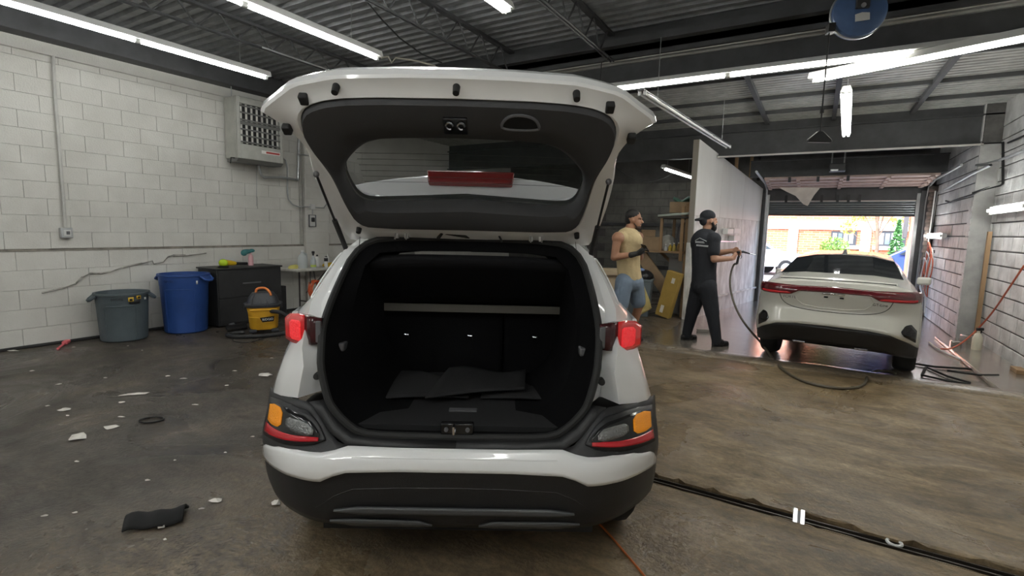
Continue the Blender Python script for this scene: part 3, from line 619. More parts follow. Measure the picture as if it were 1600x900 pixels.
# ================================================================ the white crossover with its tailgate up
PSI = R(31.5); SUVO = Vector((-1.19, 1.58, 0))
suv = thing('crossover_car', 'white compact crossover with its tailgate raised, seen from behind', 'car', SUVO, PSI)
def interp(x, xs, ys): return float(np.interp(x, xs, ys))
def patch(fn, xs, zt_, zb_, off=0, nx=24, nz=4, mirror=False):
    m = MB(); 
    def f(u, v):
        x = xs[0]+(xs[-1]-xs[0])*u; a, b = interp(x, xs, zt_), interp(x, xs, zb_); z = b+(a-b)*v
        return ((-x if mirror else x), fn(x, z)-off, z)
    return m.grid(f, nx, nz)
def sym(h):  # half list from x=0 outward -> full list
    return [(-p[0],)+tuple(p[1:]) for p in h[::-1] if p[0] > 1e-6]+list(h)
def resamp(pts, n):
    P = [Vector(p) for p in pts]; L = [0]
    for a, b in zip(P[:-1], P[1:]): L.append(L[-1]+(b-a).length)
    out = []
    for k in range(n):
        t = L[-1]*k/(n-1); i = max(0, min(len(P)-2, int(np.searchsorted(L, t)-1))); d = L[i+1]-L[i]
        out.append(P[i].lerp(P[i+1], (t-L[i])/d if d > 1e-9 else 0))
    return out
def smooth_poly(pts, it=2, closed=False):
    P = [Vector(p) for p in pts]
    for _ in range(it):
        Q = [] if closed else [P[0]]
        n = len(P)
        for i in range(n if closed else n-1):
            a, b = P[i], P[(i+1) % n]; Q += [a*.75+b*.25, a*.25+b*.75]
        if not closed: Q.append(P[-1])
        P = Q
    return P

# --- rear opening, jambs, quarter panels
Aq = [(.51,.64,1.50),(.585,.58,1.43),(.612,.445,1.305),(.625,.32,1.19),(.625,.25,1.12),(.615,.20,1.03),(.605,.165,.97),(.585,.15,.89),(.565,.14,.83)]
Jq = [(.53,.66,1.515),(.61,.60,1.445),(.65,.49,1.312),(.668,.38,1.21),(.645,.31,1.13),(.640,.30,1.03),(.642,.295,.97),(.645,.29,.885),(.635,.27,.825)]
Rq = [(.55,.66,1.52),(.63,.60,1.448),(.683,.48,1.318),(.712,.375,1.216),(.70,.285,1.15),(.69,.20,1.04),(.675,.175,.965),(.69,.17,.885),(.705,.18,.82)]
Bq = [(.60,.86,1.53),(.665,.80,1.447),(.725,.68,1.33),(.772,.60,1.226),(.825,.50,1.15),(.832,.43,1.03),(.852,.39,.96),(.878,.37,.87),(.90,.37,.80)]
def mixp(p, q, t, dy=0): return tuple(a+(b-a)*t for a, b in zip(p, q))[:1]+((p[1]+(q[1]-p[1])*t)+dy, p[2]+(q[2]-p[2])*t)
Mq = [mixp(r, b, .5, dy) for r, b, dy in zip(Rq, Bq, (-.01,-.02,-.04,-.04,.0,-.005,-.045,-.045,-.04))]
Nq = [mixp(r, b, .80, dy) for r, b, dy in zip(Rq, Bq, (-.005,-.015,-.03,-.035,.0,-.005,-.04,-.045,-.04))]
PROF = [(0,1.565),(.38,1.56),(.56,1.535),(.64,1.47),(.705,1.33),(.765,1.2),(.825,1.09),(.86,1.02),(.885,.95),(.895,.87),(.90,.80),(.905,.62),(.90,.45),(.86,.25)]
Bfull = [(0,.70,1.54),(.38,.71,1.535)]+Bq+[(.905,.36,.62),(.908,.36,.45),(.87,.36,.25)]
S1 = [(x, (p[1]+.14 if i < 6 else .44), z+.004) for i, (p, (x, z)) in enumerate(zip(Bfull, [(b[0]+.006, b[2]) for b in Bfull]))]
S2 = [(x, 1.14, z) for x, z in PROF]; S3 = [(x, 1.9, z+.01) for x, z in PROF]; S4 = [(x, 2.55, z-(.03 if i < 4 else 0)) for i, (x, z) in enumerate(PROF)]
S5 = [(x, 3.02, z) for x, z in [(0,1.07),(.38,1.07),(.56,1.06),(.66,1.05),(.72,1.04),(.78,1.02),(.83,1.0),(.86,.97),(.885,.93),(.895,.87),(.90,.80),(.905,.62),(.90,.45),(.86,.25)]]
S6 = [(x*.98, 3.74, z-(.06 if i < 8 else 0)) for i, (x, y, z) in enumerate(S5)]
S7 = [(x*.86, 4.12, z-.16 if i < 9 else z-.05) for i, (x, y, z) in enumerate(S5)]
SEC = [Bfull, S1, S2, S3, S4, S5, S6, S7]
body = MB(); glassS = {-1: MB(), 1: MB()}; wsh = MB()
for s in (-1, 1):
    mir = lambda p: (p[0]*s, p[1], p[2])
    for i in range(len(SEC)-1):
        for j in range(13):
            q = [mir(SEC[i][j]), mir(SEC[i][j+1]), mir(SEC[i+1][j+1]), mir(SEC[i+1][j])]
            if i in (2, 3, 4) and 3 <= j <= 5 and not (i == 4 and j == 5 and False): glassS[s].add(q, [(0,1,2,3)]); continue
            if i == 4 and j < 3: wsh.add(q, [(0,1,2,3)]); continue
            if (i == 1 or i == 5) and j >= 10: continue
            body.add(q, [(0,1,2,3)])
    rows = [[mir(p) for p in L] for L in (Aq, Jq, Rq, Mq, Nq, Bq)]
    body.loft(rows, False)
    body.loft([[mir(p) for p in [(0,.66,1.525),(.36,.65,1.52),(.51,.64,1.50)]], [mir(p) for p in [(0,.70,1.54),(.38,.71,1.535),(.60,.86,1.53)]]], False)
    body.add([mir(p) for p in S7]+[(0, 4.12, .2)], [tuple(range(15))])
bm = bmesh.new()
bo = body.mesh('body_shell', CARW, 0, False); bm.from_mesh(bo); bmesh.ops.remove_doubles(bm, verts=bm.verts, dist=.0015); bmesh.ops.recalc_face_normals(bm, faces=bm.faces); bm.to_mesh(bo); bm.free()
bo.shade_smooth(); bo.set_sharp_from_angle(angle=R(28))
o = bpy.data.objects.new('body_shell', bo); COL.objects.link(o); o.parent = suv
CGLASS = mat('car_window_glass', (.02, .025, .025), .04, alpha=.72); WSG = mat('windscreen_glass', (.05, .06, .06), .03, alpha=.25)
for s in (-1, 1): glassS[s].build('side_window', CGLASS, suv)
wsh.build('windscreen', WSG, suv)
for s in (-1, 1):   # raised moulding along each rear pillar, panel stop and grommet
    P = [(s*(.6*p[0]+.4*q[0]), .6*p[1]+.4*q[1]-.035, .6*p[2]+.4*q[2]+.0) for p, q in zip(Rq[1:4], Bq[1:4])]
    a, b = Vector(P[0]), Vector(P[2]); d = (b-a).normalized(); sidev = Vector((s*.012, .014, .0))
    loop = [a+d*.02-sidev, (Vector(P[1])-sidev), b-d*.03-sidev, b+sidev*.2, b-d*.03+sidev, Vector(P[1])+sidev, a+d*.02+sidev]
    MB().tube(smooth_poly(loop, 2, True), .0035, 6, True).build('pillar_moulding', CARW, suv)
    MB().lathe([(0, -.018), (.013, -.018), (.016, -.006), (.016, .02)], (s*.625, .20, .915), 14, 'y').build('bump_stop', RUBBER, suv)
    MB().lathe([(0, -.006), (.013, -.006), (.013, .02)], (s*.60, .135, .80), 12, 'y').build('cladding_clip', BLACKG, suv)
# --- bumper
def bsurf(x, z): return interp(z, [.2,.3,.38,.45,.58,.62,.66,.7,.8,.9], [.12,.08,.035,.02,0,.008,.035,.06,.10,.12])+(0 if abs(x) < .55 else .30*((abs(x)-.55)/.37)**2)
hx = [0,.2,.48,.53,.58,.63,.70,.80,.87,.93]; ht_ = [.665,.665,.675,.715,.775,.825,.825,.81,.80,.79]; hb = [.292,.292,.298,.305,.312,.322,.335,.34,.325,.31]
xs = [-k for k in hx[::-1]][:-1]+hx; full = lambda l: l[::-1][:-1]+l
patch(bsurf, xs, full(ht_), full(hb), 0, 72, 16).build('bumper_cladding', BLACKP, suv, solid=.006)
wx = [0,.23,.44,.50,.545,.65,.75,.82,.875,.91]; wt_ = [.668,.668,.672,.655,.648,.648,.635,.61,.59,.53]; wb2 = [.585,.585,.578,.56,.536,.54,.535,.525,.51,.505]
xs = [-k for k in wx[::-1]][:-1]+wx
patch(bsurf, xs, full(wt_), full(wb2), .010, 70, 6).build('bumper_white_band', CARW, suv, solid=.012)
mm = MB(); mm.tube([(x, bsurf(x, z)-.001, z) for x, z in ((-.58, .40), (-.50, .46), (-.42, .495), (-.2, .505), (0, .507), (.2, .505), (.42, .495), (.50, .46), (.58, .40))], .004, 6); mm.build('cladding_crease', BLACKP, suv); mm = MB(); mm.tube([(x, bsurf(x, .63)-.012, .637) for x in np.linspace(-.42, .42, 15)], .003, 5); mm.build('band_crease', CARW, suv)
for k, (a, b, c, d) in enumerate((([-.50,-.40,.40,.50], [.402,.418,.418,.402], [.398,.388,.388,.398], .018),)):
    patch(bsurf, a, b, c, d, 40, 3).build('skid_bar', mat('dark_grey_trim', (.075, .077, .08), .45), suv, solid=.012)
for s in (-1, 1):
    patch(bsurf, [.10,.16,.44,.53], [.312,.338,.342,.335], [.306,.300,.302,.33], .012, 16, 2, s < 0).build('skid_plate', bpy.data.materials['dark_grey_trim'], suv, solid=.008)
    # corner light cluster
    patch(bsurf, [.54,.58,.63,.72,.80,.90], [.695,.755,.79,.80,.795,.765], [.69,.675,.667,.65,.64,.62], .010, 24, 4, s < 0).build('light_surround', BLACKP, suv, solid=.012)
    lc = patch(bsurf, [.565,.60,.64,.74,.80,.885], [.715,.755,.775,.785,.78,.752], [.69,.688,.682,.668,.656,.64], .020, 24, 4, s < 0).build('corner_light', BLACKG, suv, solid=.008)
    patch(bsurf, [.765,.785,.835,.875], [.76,.776,.771,.752], [.715,.698,.69,.69], .027, 12, 4, s < 0).build('amber_lens', mat('amber_lens', (.80, .28, .01), .2, emit=.22, bump=.5, bscale=160) if s < 0 else bpy.data.materials['amber_lens'], lc, solid=.006)
    patch(bsurf, [.59,.615,.66,.715,.735], [.73,.752,.758,.758,.745], [.712,.706,.708,.712,.722], .027, 12, 4, s < 0).build('clear_lens', mat('clear_lens', (.22, .225, .225), .15, metal=.6, bump=.4, bscale=120) if s < 0 else bpy.data.materials['clear_lens'], lc, solid=.006)
    patch(bsurf, [.565,.62,.76,.885], [.705,.704,.69,.675], [.691,.686,.666,.642], .027, 18, 3, s < 0).build('red_reflector', mat('red_reflector', (.42, .012, .02), .18, emit=.06) if s < 0 else bpy.data.materials['red_reflector'], lc, solid=.006)
    # tail lamp
    lam = lambda x, z: .25+max(0, abs(x)-.66)*1.02+.02*((z-1.1)/.06)**2*.2
    tl = patch(lam, [.615,.66,.70], [1.165,1.172,1.172], [1.055,1.048,1.045], .012, 10, 4, s < 0).build('tail_lamp', mat('lamp_housing', (.05, .012, .014), .15) if s < 0 else bpy.data.materials['lamp_housing'], suv, solid=.03)
    patch(lam, [.70,.73,.79,.832], [1.172,1.174,1.164,1.135], [1.040,1.035,1.032,1.04], .03, 16, 6, s < 0).build('lamp_lens', mat('lamp_lens', (.55, .012, .015), .1, emit=.10, ecol=(1, .02, .02), coat=.8) if s < 0 else bpy.data.materials['lamp_lens'], tl, solid=.03)
    patch(lam, [.718,.73,.785,.800], [1.138,1.146,1.14,1.125], [1.065,1.053,1.05,1.06], .049, 12, 6, s < 0).build('lit_element', mat('lit_element', (.55, .01, .015), .3, emit=.42, ecol=(1, .03, .04), col2=(.75, .03, .03), scale=60, bump=.8, bscale=90) if s < 0 else bpy.data.materials['lit_element'], tl, solid=.008)
    MB().bx(s*.625-.012, s*.625+.012, .215, .23, 1.06, 1.155).build('lamp_bracket', GREYP, tl, bevel=.004)
# sill between bumper and opening
Ab = [(0,.10,.69),(.29,.10,.692),(.42,.105,.70),(.49,.115,.745),(.545,.13,.80),(.565,.14,.83)]
m = MB(); lo = [(x, bsurf(x, interp(x, hx, ht_))-.0, interp(x, hx, ht_)) for x in (0,.29,.46,.53,.59,.635)]
for s in (-1, 1): m.loft([[(p[0]*s, p[1], p[2]) for p in lo], [(p[0]*s, p[1]-.0, p[2]+.002) for p in Ab]], False)
m.build('sill_cover', BLACKP, suv, solid=.004)
# opening loop: weatherstrip and load space
loop = [(0,.66,1.52),(.36,.65,1.515)]+Aq+[(.545,.13,.80),(.49,.115,.745),(.42,.105,.70),(.29,.10,.692),(0,.10,.69)]
H_ = loop; LOOP = H_+[(-p[0], p[1], p[2]) for p in H_[-2:0:-1]]
MB().tube(smooth_poly([(p[0]*.985, p[1]-.006, p[2]) for p in LOOP], 1, True), .017, 8, True).build('weatherstrip', RUBBER, suv)
def inset(k, dy, zb_, zt_, sx):
    return [(p[0]*sx, p[1]*(1-k)+dy, zb_+(p[2]-.69)/(1.52-.69)*(zt_-zb_)) for p in LOOP]
R0 = [(p[0]*.98, p[1], p[2]) for p in LOOP]; R1 = inset(.15, .07, .70, 1.50, .955); R2 = inset(.6, .30, .722, 1.46, .86); R3 = inset(1, .95, .722, 1.44, .82)
MB().loft([R0, R1, R2, R3]).build('load_space_trim', FELT, suv)
MB().bx(-.53, .53, .14, .97, .70, .724).build('load_floor', mat('load_carpet', (.010, .010, .011), .95, bump=.4, bscale=350), suv)
st_ = MB().bx(-.07, .07, .085, .12, .705, .755).build('striker_plate', BLACKG, suv, bevel=.006)
MB().tube([(-.012, .08, .712), (-.012, .055, .72), (-.012, .055, .75), (-.012, .08, .752)], .005, 6).build('striker_loop', CHROME, st_)
for x in (-.045, .045): MB().lathe([(0, -.01), (.009, -.01), (.009, .01)], (x, .085, .73), 10, 'y').build('bolt', GREYP, st_)
MB().bx(-.06, .07, .30, .34, .724, .732).build('floor_handle', GREYP, suv, bevel=.003)
for x in (-.43, .46): MB().box((x, .35, .73), (.03, .02, .012)).build('tie_down', STEELB, suv, bevel=.003)
sbk = MB()
for x0, x1 in ((-.60, .18), (.19, .60)): sbk.prism([(x0, .94, .70), (x1, .94, .70), (x1, 1.04, 1.13), (x0, 1.04, 1.13)], (0, .12, .02))
sbk.build('rear_seat_back', FELT, suv, bevel=.02)
MB().prism([(-.56, .95, 1.085), (.53, .95, 1.085), (.53, .97, 1.125), (-.56, .97, 1.125)], (0, .02, 0)).build('seat_top_strip', mat('beige_strip', (.10, .092, .078), .8), suv)
for x in (-.38, -.01, .37): MB().tube([(x-.012, .955, .93), (x-.010, .94, .95), (x+.010, .94, .95), (x+.012, .955, .93)], .006, 6).build('tether_hook', STEELB, suv)
for s in (-1, 1):
    MB().bx(s*.56-.02, s*.56+.02, .30, .62, 1.00, 1.04).build('side_shelf', GREYP, suv, bevel=.008)
    MB().prism([(s*.575, .50, 1.12), (s*.575, .62, 1.12), (s*.572, .70, 1.24), (s*.572, .62, 1.26)], (s*.01, 0, 0)).build('pillar_pocket', mat('pocket_grey', (.20, .20, .19), .6) if s < 0 else bpy.data.materials['pocket_grey'], suv)
m = MB(); m.grid(lambda u, v: (-.575+1.15*u, .57+.42*v+.02*(2*u-1)**2, 1.425-.27*v-.035*(2*u-1)**4), 20, 6)
m.build('parcel_shelf', mat('shelf_felt', (.010, .010, .011), .9, spec=.15), suv, solid=.035)
# cabin seen over the shelf
for x in (-.38, .38):
    st2 = MB().prism([(x-.24, 1.95, .55), (x+.24, 1.95, .55), (x+.20, 1.72, 1.16), (x-.20, 1.72, 1.16)], (0, .12, .02)).build('front_seat', FELT, suv, bevel=.03)
    MB().box((x, 1.70, 1.27), (.26, .10, .19)).build('headrest', GREYP, st2, bevel=.03)
for x in (-.36, 0, .36): MB().box((x, 1.10, 1.19), (.24, .10, .13)).build('rear_headrest', FELT, suv, bevel=.03)
MB().bx(-.78, .78, 2.6, 3.0, .6, 1.02).build('dashboard', BLACKP, suv, bevel=.05); MB().bx(-.84, .84, .9, 3.0, .22, .32).build('cabin_floor', FELT, suv)
MB().box((0, 2.45, 1.40), (.24, .03, .07)).build('cabin_mirror', BLACKG, suv, bevel=.01)
for s in (-1, 1): MB().box((s*.36, 2.40, 1.48), (.36, .12, .02), (R(25), 0, 0)).build('sun_visor', mat('visor_grey', (.45, .45, .43), .8) if s < 0 else bpy.data.materials['visor_grey'], suv, bevel=.006)
m = MB()
for s in (-1, 1): m.grid(lambda u, v: (s*(u*.60), .76+1.75*v, 1.525-.05*u**3+.02*math.sin(v*3.1)), 6, 6)
m.build('headliner', mat('headliner', (.30, .30, .29), .9), suv)
# wheels and underbody
def wheel(parent, x, y, s, r=.325, wd=.215):
    prof = [(r*.62, -wd/2), (r*.90, -wd/2), (r*.985, -wd*.36), (r, -wd*.2), (r, wd*.2), (r*.985, wd*.36), (r*.90, wd/2), (r*.62, wd/2)]
    t = MB().lathe(prof, (x, y, r), 36, 'x').build('tyre', RUBBER, parent)
    MB().lathe([(r*.62, -wd*.45), (r*.60, wd*.3*s), (r*.58, wd*.38*s)], (x, y, r), 30, 'x').build('rim', mat('alloy', (.35, .35, .36), .3, metal=.8) if 'alloy' not in bpy.data.materials else bpy.data.materials['alloy'], t)
    m = MB()
    for k in range(10):
        a = 2*math.pi*k/10; ca, sa = math.cos(a), math.sin(a)
        m.cyl((x+s*wd*.33, y+ca*.03, r+sa*.03), (x+s*wd*.36, y+ca*r*.6, r+sa*r*.6), .020, .014, 5)
    m.cyl((x+s*wd*.2, y, r), (x+s*wd*.4, y, r), .05, n=12); m.build('spokes', bpy.data.materials['alloy'], t); return t
for s in (-1, 1):
    for y in (.78, 3.38):
        wheel(suv, s*.775, y-(.06 if y < 1 else 0), s)
        m = MB(); m.loft([[(s*xx, y+rr*math.cos(a), .325+rr*math.sin(a)) for a in np.linspace(.12, math.pi-.12, 20)] for xx, rr in ((.885, .37), (.909, .375), (.909, .43), (.885, .44))], False); m.build('arch_cladding', BLACKP, suv)
MB().bx(-.62, .62, .22, 3.9, .19, .30).build('underbody', mat('under_black', (.012, .012, .012), .8), suv)
MB().cyl((.45, .28, .26), (.45, .6, .27), .03, n=10).build('exhaust_pipe', STEELB, suv)
for s in (-1, 1): MB().box((s*.98, 2.5, 1.05), (.18, .10, .13)).build('door_mirror', CARW, suv, bevel=.03)
# --- tailgate
def G(x, v, w): return (x, .68-.793*v+.61*w, 1.5+.61*v+.793*w)
OUT = [(0,1.0),(.2,.998),(.44,.985),(.60,.945),(.68,.885),(.765,.825),(.735,.80),(.70,.765),(.668,.72),(.645,.655),(.643,.60),(.655,.52),(.66,.41),(.66,.31),(.655,.2),(.645,.08),(.62,.0),(.4,-.02),(0,-.02)]
TRM = [(0,.922),(.375,.917),(.52,.892),(.585,.85),(.612,.775),(.602,.685),(.57,.58),(.557,.51),(.55,.33),(.535,.205),(.475,.165),(0,.167)]
WIN = [(0,.715),(.2,.71),(.36,.695),(.45,.62),(.52,.525),(.528,.42),(.508,.315),(.46,.285),(.3,.297),(0,.322)]
def half(h, n=44, sm=1): return resamp([(a, b, 0) for a, b in smooth_poly([(x, v, 0) for x, v in h], sm) for a, b in [(0, 0)]] if False else [tuple(p) for p in smooth_poly([(x, v, 0) for x, v in h], sm)], n)
HO, HT, HW = half(OUT, 60, 0), half(TRM, 60, 1), half(WIN, 60, 1)
def ring(h, w): 
    a = [G(p[0], p[1], w(p) if callable(w) else w) for p in h]; return a+[(-p[0], p[1], p[2]) for p in a[-2:0:-1]]
def lp(A, B, t): return [a.lerp(b, t) for a, b in zip(A, B)]
gate = MB().loft([ring(HO, .03), ring(HO, .0), ring(lp(HO, HT, .10), -.010), ring(lp(HO, HT, .55), -.016), ring(lp(HO, HT, .92), -.034), ring(HT, -.03)]).build('tailgate_frame', CARW, suv, smooth=30)
TRIMM = mat('trim_grey', (.045, .045, .047), .75, bump=.15, bscale=300)
MB().loft([ring(HT, -.02), ring(lp(HT, HW, .05), -.055), ring(lp(HT, HW, .45), -.060), ring(lp(HT, HW, .85), -.04), ring(lp(HT, HW, .97), -.01), ring(HW, .02)]).build('tailgate_trim', TRIMM, suv, smooth=40)
MB().loft([ring(HO, .03), ring(lp(HO, HW, .06), .065), ring(lp(HO, HW, .9), .075), ring(HW, .05)]).build('tailgate_skin', CARW, suv, smooth=40)
r_ = ring(HW, .03); gm = MB(); gm.add(r_, [tuple(range(len(r_)))]); gl_ = gm.build('rear_screen', mat('tinted_screen', (.03, .045, .045), .03, alpha=.48), suv, smooth=0)
m = MB()
for k in range(6): v = .40+.035*k; m.tube([G(x, v+.012*math.cos(x*2), .033) for x in np.linspace(-.46, .46, 9)], .0012, 4)
m.build('defroster_lines', mat('defroster', (.10, .09, .08), .6), gl_)
# spoiler at the hinge end, seen through the screen, with the high brake light on its edge
def spo(u, v):
    x = -.60+1.2*u; e = 1-.30*abs(x/.6)**2.2
    path = [(-.03, .07), (.12, .07), (.16, .19*e), (.185, .285*e), (.180, .30*e), (.15, .295*e), (.0, .16), (-.03, .07)]
    i = min(6, int(v*7+1e-6)); t = v*7-i; a, b = path[i], path[min(7, i+1)]
    return G(x, a[0]+(b[0]-a[0])*t, a[1]+(b[1]-a[1])*t)
MB().grid(spo, 32, 7).build('spoiler', CARW, suv, smooth=30)
bl_ = MB().prism([G(-.215, .172, .225), G(.215, .172, .225), G(.225, .188, .292), G(-.225, .188, .292)], Vector(G(0, .035, .0))-Vector(G(0, 0, 0))).build('high_brake_light', mat('brake_red', (.22, .012, .012), .15, coat=.6), suv, bevel=.008)
# latch, pull handle, bump stops
la = MB().prism([G(-.055, .865, -.05), G(.035, .865, -.05), G(.035, .79, -.05), G(-.055, .79, -.05)], Vector(G(0, 0, -.02))-Vector(G(0, 0, 0))).build('latch', BLACKG, suv, bevel=.004)
for s in (-1, 1): MB().tube([G(-.01+s*.022+.013*math.cos(t), .835+.016*math.sin(t), -.074) for t in np.linspace(0, 5.2, 12)], .004, 5).build('latch_claw', STEELB, la)
hp = [(.165, .815), (.30, .815), (.305, .835), (.285, .87), (.24, .885), (.19, .88), (.162, .845)]
ph = MB().tube(smooth_poly([G(x, v, -.062) for x, v in hp], 2, True), .006, 6, True).build('pull_handle_rim', GREYP, suv)
MB().prism([G(x, v, -.063) for x, v in hp], Vector(G(0, 0, .01))-Vector(G(0, 0, 0))).build('pull_pocket', mat('pocket_black', (.006, .006, .006), .9), ph)
for x, v in ((0, .962), (-.43, .95), (.43, .95), (-.54, .13), (.54, .13)): MB().cyl(G(x, v, -.01), G(x, v, -.05), .014, .012, 12).build('bump_stop', RUBBER, suv)
for x, v in ((-.56, .90), (.56, .90), (-.672, .755), (.672, .755)): MB().prism([G(x-.016, v-.02, -.01), G(x+.016, v-.02, -.01), G(x+.016, v+.02, -.01), G(x-.016, v+.02, -.01)], Vector(G(0, 0, -.03))-Vector(G(0, 0, 0))).build('guide_block', RUBBER, suv, bevel=.006)
for s in (-1, 1):
    a, b = Vector(G(s*.622, .535, -.05)), Vector((s*.625, .68, 1.405)); c = a.lerp(b, .5)
    sr = MB().cyl(c, b, .0125, n=10).build('gas_strut', RUBBER, suv); MB().cyl(a, c, .006, n=8).build('strut_rod', BLACKP, sr); MB().ell(a, .014, 8, 6).build('ball_joint', GREYP, sr); MB().ell(b, .014, 8, 6).build('ball_joint', GREYP, sr)
    MB().tube([G(s*.535, .11, -.06), (s*.56, .61, 1.39)], .0015, 4).build('shelf_cord', RUBBER, suv)
    hg = MB()
    for dx in (-.028, .028): hg.tube([G(s*.34+dx, .085, -.055), (s*.34+dx, .60, 1.545), (s*.34+dx, .665, 1.528)], .0045, 6)
    hg.tube([(s*.34-.028, .605, 1.545), (s*.34+.028, .605, 1.545)], .0045, 6); hg.build('hinge_bracket', STEELB, suv)
    hg = MB().bx(s*.34-.035, s*.34-.015, .60, .72, 1.515, 1.545); hg.bx(s*.34+.015, s*.34+.035, .60, .72, 1.515, 1.545); hg.bx(s*.34-.045, s*.34+.045, .62, .64, 1.535, 1.55); hg.build('hinge', CARW, suv, bevel=.003)
MB().tube([G(-.15, .10, -.05), (-.13, .60, 1.55), (-.02, .61, 1.535), (.03, .66, 1.525)], .010, 6).build('wiring_loom', RUBBER, suv)
MB().tube([G(.17, .08, -.05), (.15, .61, 1.545), (.09, .62, 1.54), (.09, .66, 1.52)], .006, 6).build('washer_hose', RUBBER, suv)
# --- folded mats lying in the load space
mt_ = thing('folded_floor_mats', 'black floor mats heaped in the open boot', 'mat', SUVO, PSI)
def sheet(P, z, mt, nm, curl=.02):
    m = MB(); a, b, c, d = [Vector(p+(0,)) for p in P]
    m.grid(lambda u, v: (lambda q: (q.x, q.y, z+curl*math.sin(3*u+2*v)*.5+curl*.5+.012*math.sin(7*u)*v))((a.lerp(b, u)).lerp(d.lerp(c, u), v)), 10, 8)
    return m.build(nm, mt, mt_, solid=.006, smooth=50)
MATM = mat('mat_black', (.016, .016, .017), .9, bump=.3, bscale=200)
sheet([(-.38,.42),(.02,.44),(.05,.86),(-.42,.84)], .733, MATM, 'mat'); sheet([(-.18,.36),(.30,.52),(.32,.90),(-.12,.86)], .757, MATM, 'mat'); sheet([(.08,.46),(.46,.44),(.44,.80),(.10,.82)], .731, MATM, 'mat', .015)
# ================================================================ the pale sedan in the wash bay
SDA = R(-5.5); SDO = Vector((.19, 6.61, 0))+Vector((math.cos(SDA), math.sin(SDA), 0))*.03
sdn = thing('sedan_car', 'wet cream white sedan being washed in front of the street opening', 'car', SDO, SDA)
def sb(x, z): return interp(z, [.2,.4,.55,.75,.95,1.05,1.12], [.22,.06,0,.08,.05,.10,.12])+.30*max(0, (abs(x)-.5)/.32)**2
def txt(s, size, mt, parent, mtx, name='lettering', depth=.002, bold=False):
    c = bpy.data.curves.new('lettering', 'FONT'); c.body = s; c.size = size; c.extrude = depth; c.align_x = 'CENTER'; c.align_y = 'CENTER'
    t = bpy.data.objects.new('tmp_text', c); COL.objects.link(t); bpy.context.view_layer.update()
    me = bpy.data.meshes.new_from_object(t.evaluated_get(bpy.context.evaluated_depsgraph_get())); bpy.data.objects.remove(t)
    me.materials.clear(); me.materials.append(mt); o = bpy.data.objects.new(name, me); COL.objects.link(o)
    if parent: o.parent = parent
    o.matrix_local = mtx; return o
RX = Matrix.Rotation(math.pi/2, 4, 'X')
QA = [(0,.115,1.085),(.35,.115,1.083),(.54,.14,1.07),(.65,.19,1.035),(.72,.24,1.0),(.77,.30,.92),(.80,.33,.75),(.81,.345,.55),(.78,.37,.33)]
QB = [(x, y, z) for (x, z), y in zip([(0,1.135),(.35,1.135),(.62,1.105),(.69,1.07),(.74,1.01),(.785,.93),(.815,.75),(.82,.55),(.79,.30)], [.60]*3+[.58,.6,.62,.62,.62,.62])]
QC = [(x, y, z) for (x, z), y in zip([(0,1.345),(.30,1.335),(.525,1.285),(.62,1.16),(.72,1.0),(.79,.92),(.82,.75),(.825,.55),(.79,.30)], [1.18,1.17,1.12,1.1,1.2,1.34,1.34,1.34,1.34])]
QD = [(x, 1.9, z) for x, z in [(0,1.385),(.32,1.375),(.49,1.335),(.61,1.17),(.725,.98),(.80,.90),(.83,.75),(.83,.55),(.79,.30)]]
QE = [(x, 2.65, z-(.02 if i < 3 else 0)) for i, (x, y, z) in enumerate(QD)]
QF = [(x, y, z) for (x, z), y in zip([(0,1.02),(.3,1.01),(.55,.99),(.64,.97),(.73,.93),(.80,.86),(.83,.75),(.83,.55),(.79,.30)], [3.35]*5+[3.17]*4)]
QG = [(x*.98, 3.9, z-.10 if i < 6 else z) for i, (x, y, z) in enumerate(QF)]
QH = [(x*.85, 4.35, z-.22 if i < 6 else z-.06) for i, (x, y, z) in enumerate(QF)]
QS = [QA, QB, QC, QD, QE, QF, QG, QH]
bd = MB(); rw = MB(); wn = MB(); sw = {1: MB(), -1: MB()}
for s in (-1, 1):
    mir = lambda p: (p[0]*s, p[1], p[2])
    for i in range(7):
        for j in range(8):
            q = [mir(QS[i][j]), mir(QS[i][j+1]), mir(QS[i+1][j+1]), mir(QS[i+1][j])]
            if i == 1 and j < 2: rw.add(q, [(0,1,2,3)]); continue
            if i in (2, 3) and j in (2, 3): sw[s].add(q, [(0,1,2,3)]); continue
            if i == 4 and j < 2: wn.add(q, [(0,1,2,3)]); continue
            if i in (1, 5) and j >= 6: continue
            bd.add(q, [(0,1,2,3)])
    bd.add([mir(p) for p in QH]+[(0, 4.35, .25)], [tuple(range(10))])
me = bd.mesh('body_shell', CARW2, 0, False); bm = bmesh.new(); bm.from_mesh(me); bmesh.ops.remove_doubles(bm, verts=bm.verts, dist=.001); bmesh.ops.recalc_face_normals(bm, faces=bm.faces); bm.to_mesh(me); bm.free()
me.shade_smooth(); me.set_sharp_from_angle(angle=R(32)); o = bpy.data.objects.new('body_shell', me); COL.objects.link(o); o.parent = sdn
DG = mat('dark_car_glass', (.012, .014, .016), .05)
rw.build('rear_window', DG, sdn, smooth=60); wn.build('windscreen', DG, sdn)
for s in (-1, 1): sw[s].build('side_window', DG, sdn)
hx2 = [0,.35,.54,.65,.72,.77,.80]; full2 = lambda l: l[::-1][:-1]+l; nx2 = [-k for k in hx2[::-1]][:-1]+hx2
patch(sb, nx2, full2([1.085,1.083,1.07,1.035,1.0,.93,.80]), full2([.575,.57,.55,.50,.46,.42,.40]), 0, 60, 14).build('rear_panel', CARW2, sdn, solid=.01, smooth=40)
patch(sb, nx2, full2([.582,.578,.56,.515,.475,.44,.42]), full2([.36,.35,.33,.30,.28,.27,.27]), -.012, 50, 6).build('lower_diffuser', BLACKP, sdn, solid=.01)
TB = mat('dark_red_lens', (.10, .008, .012), .12, coat=.6)
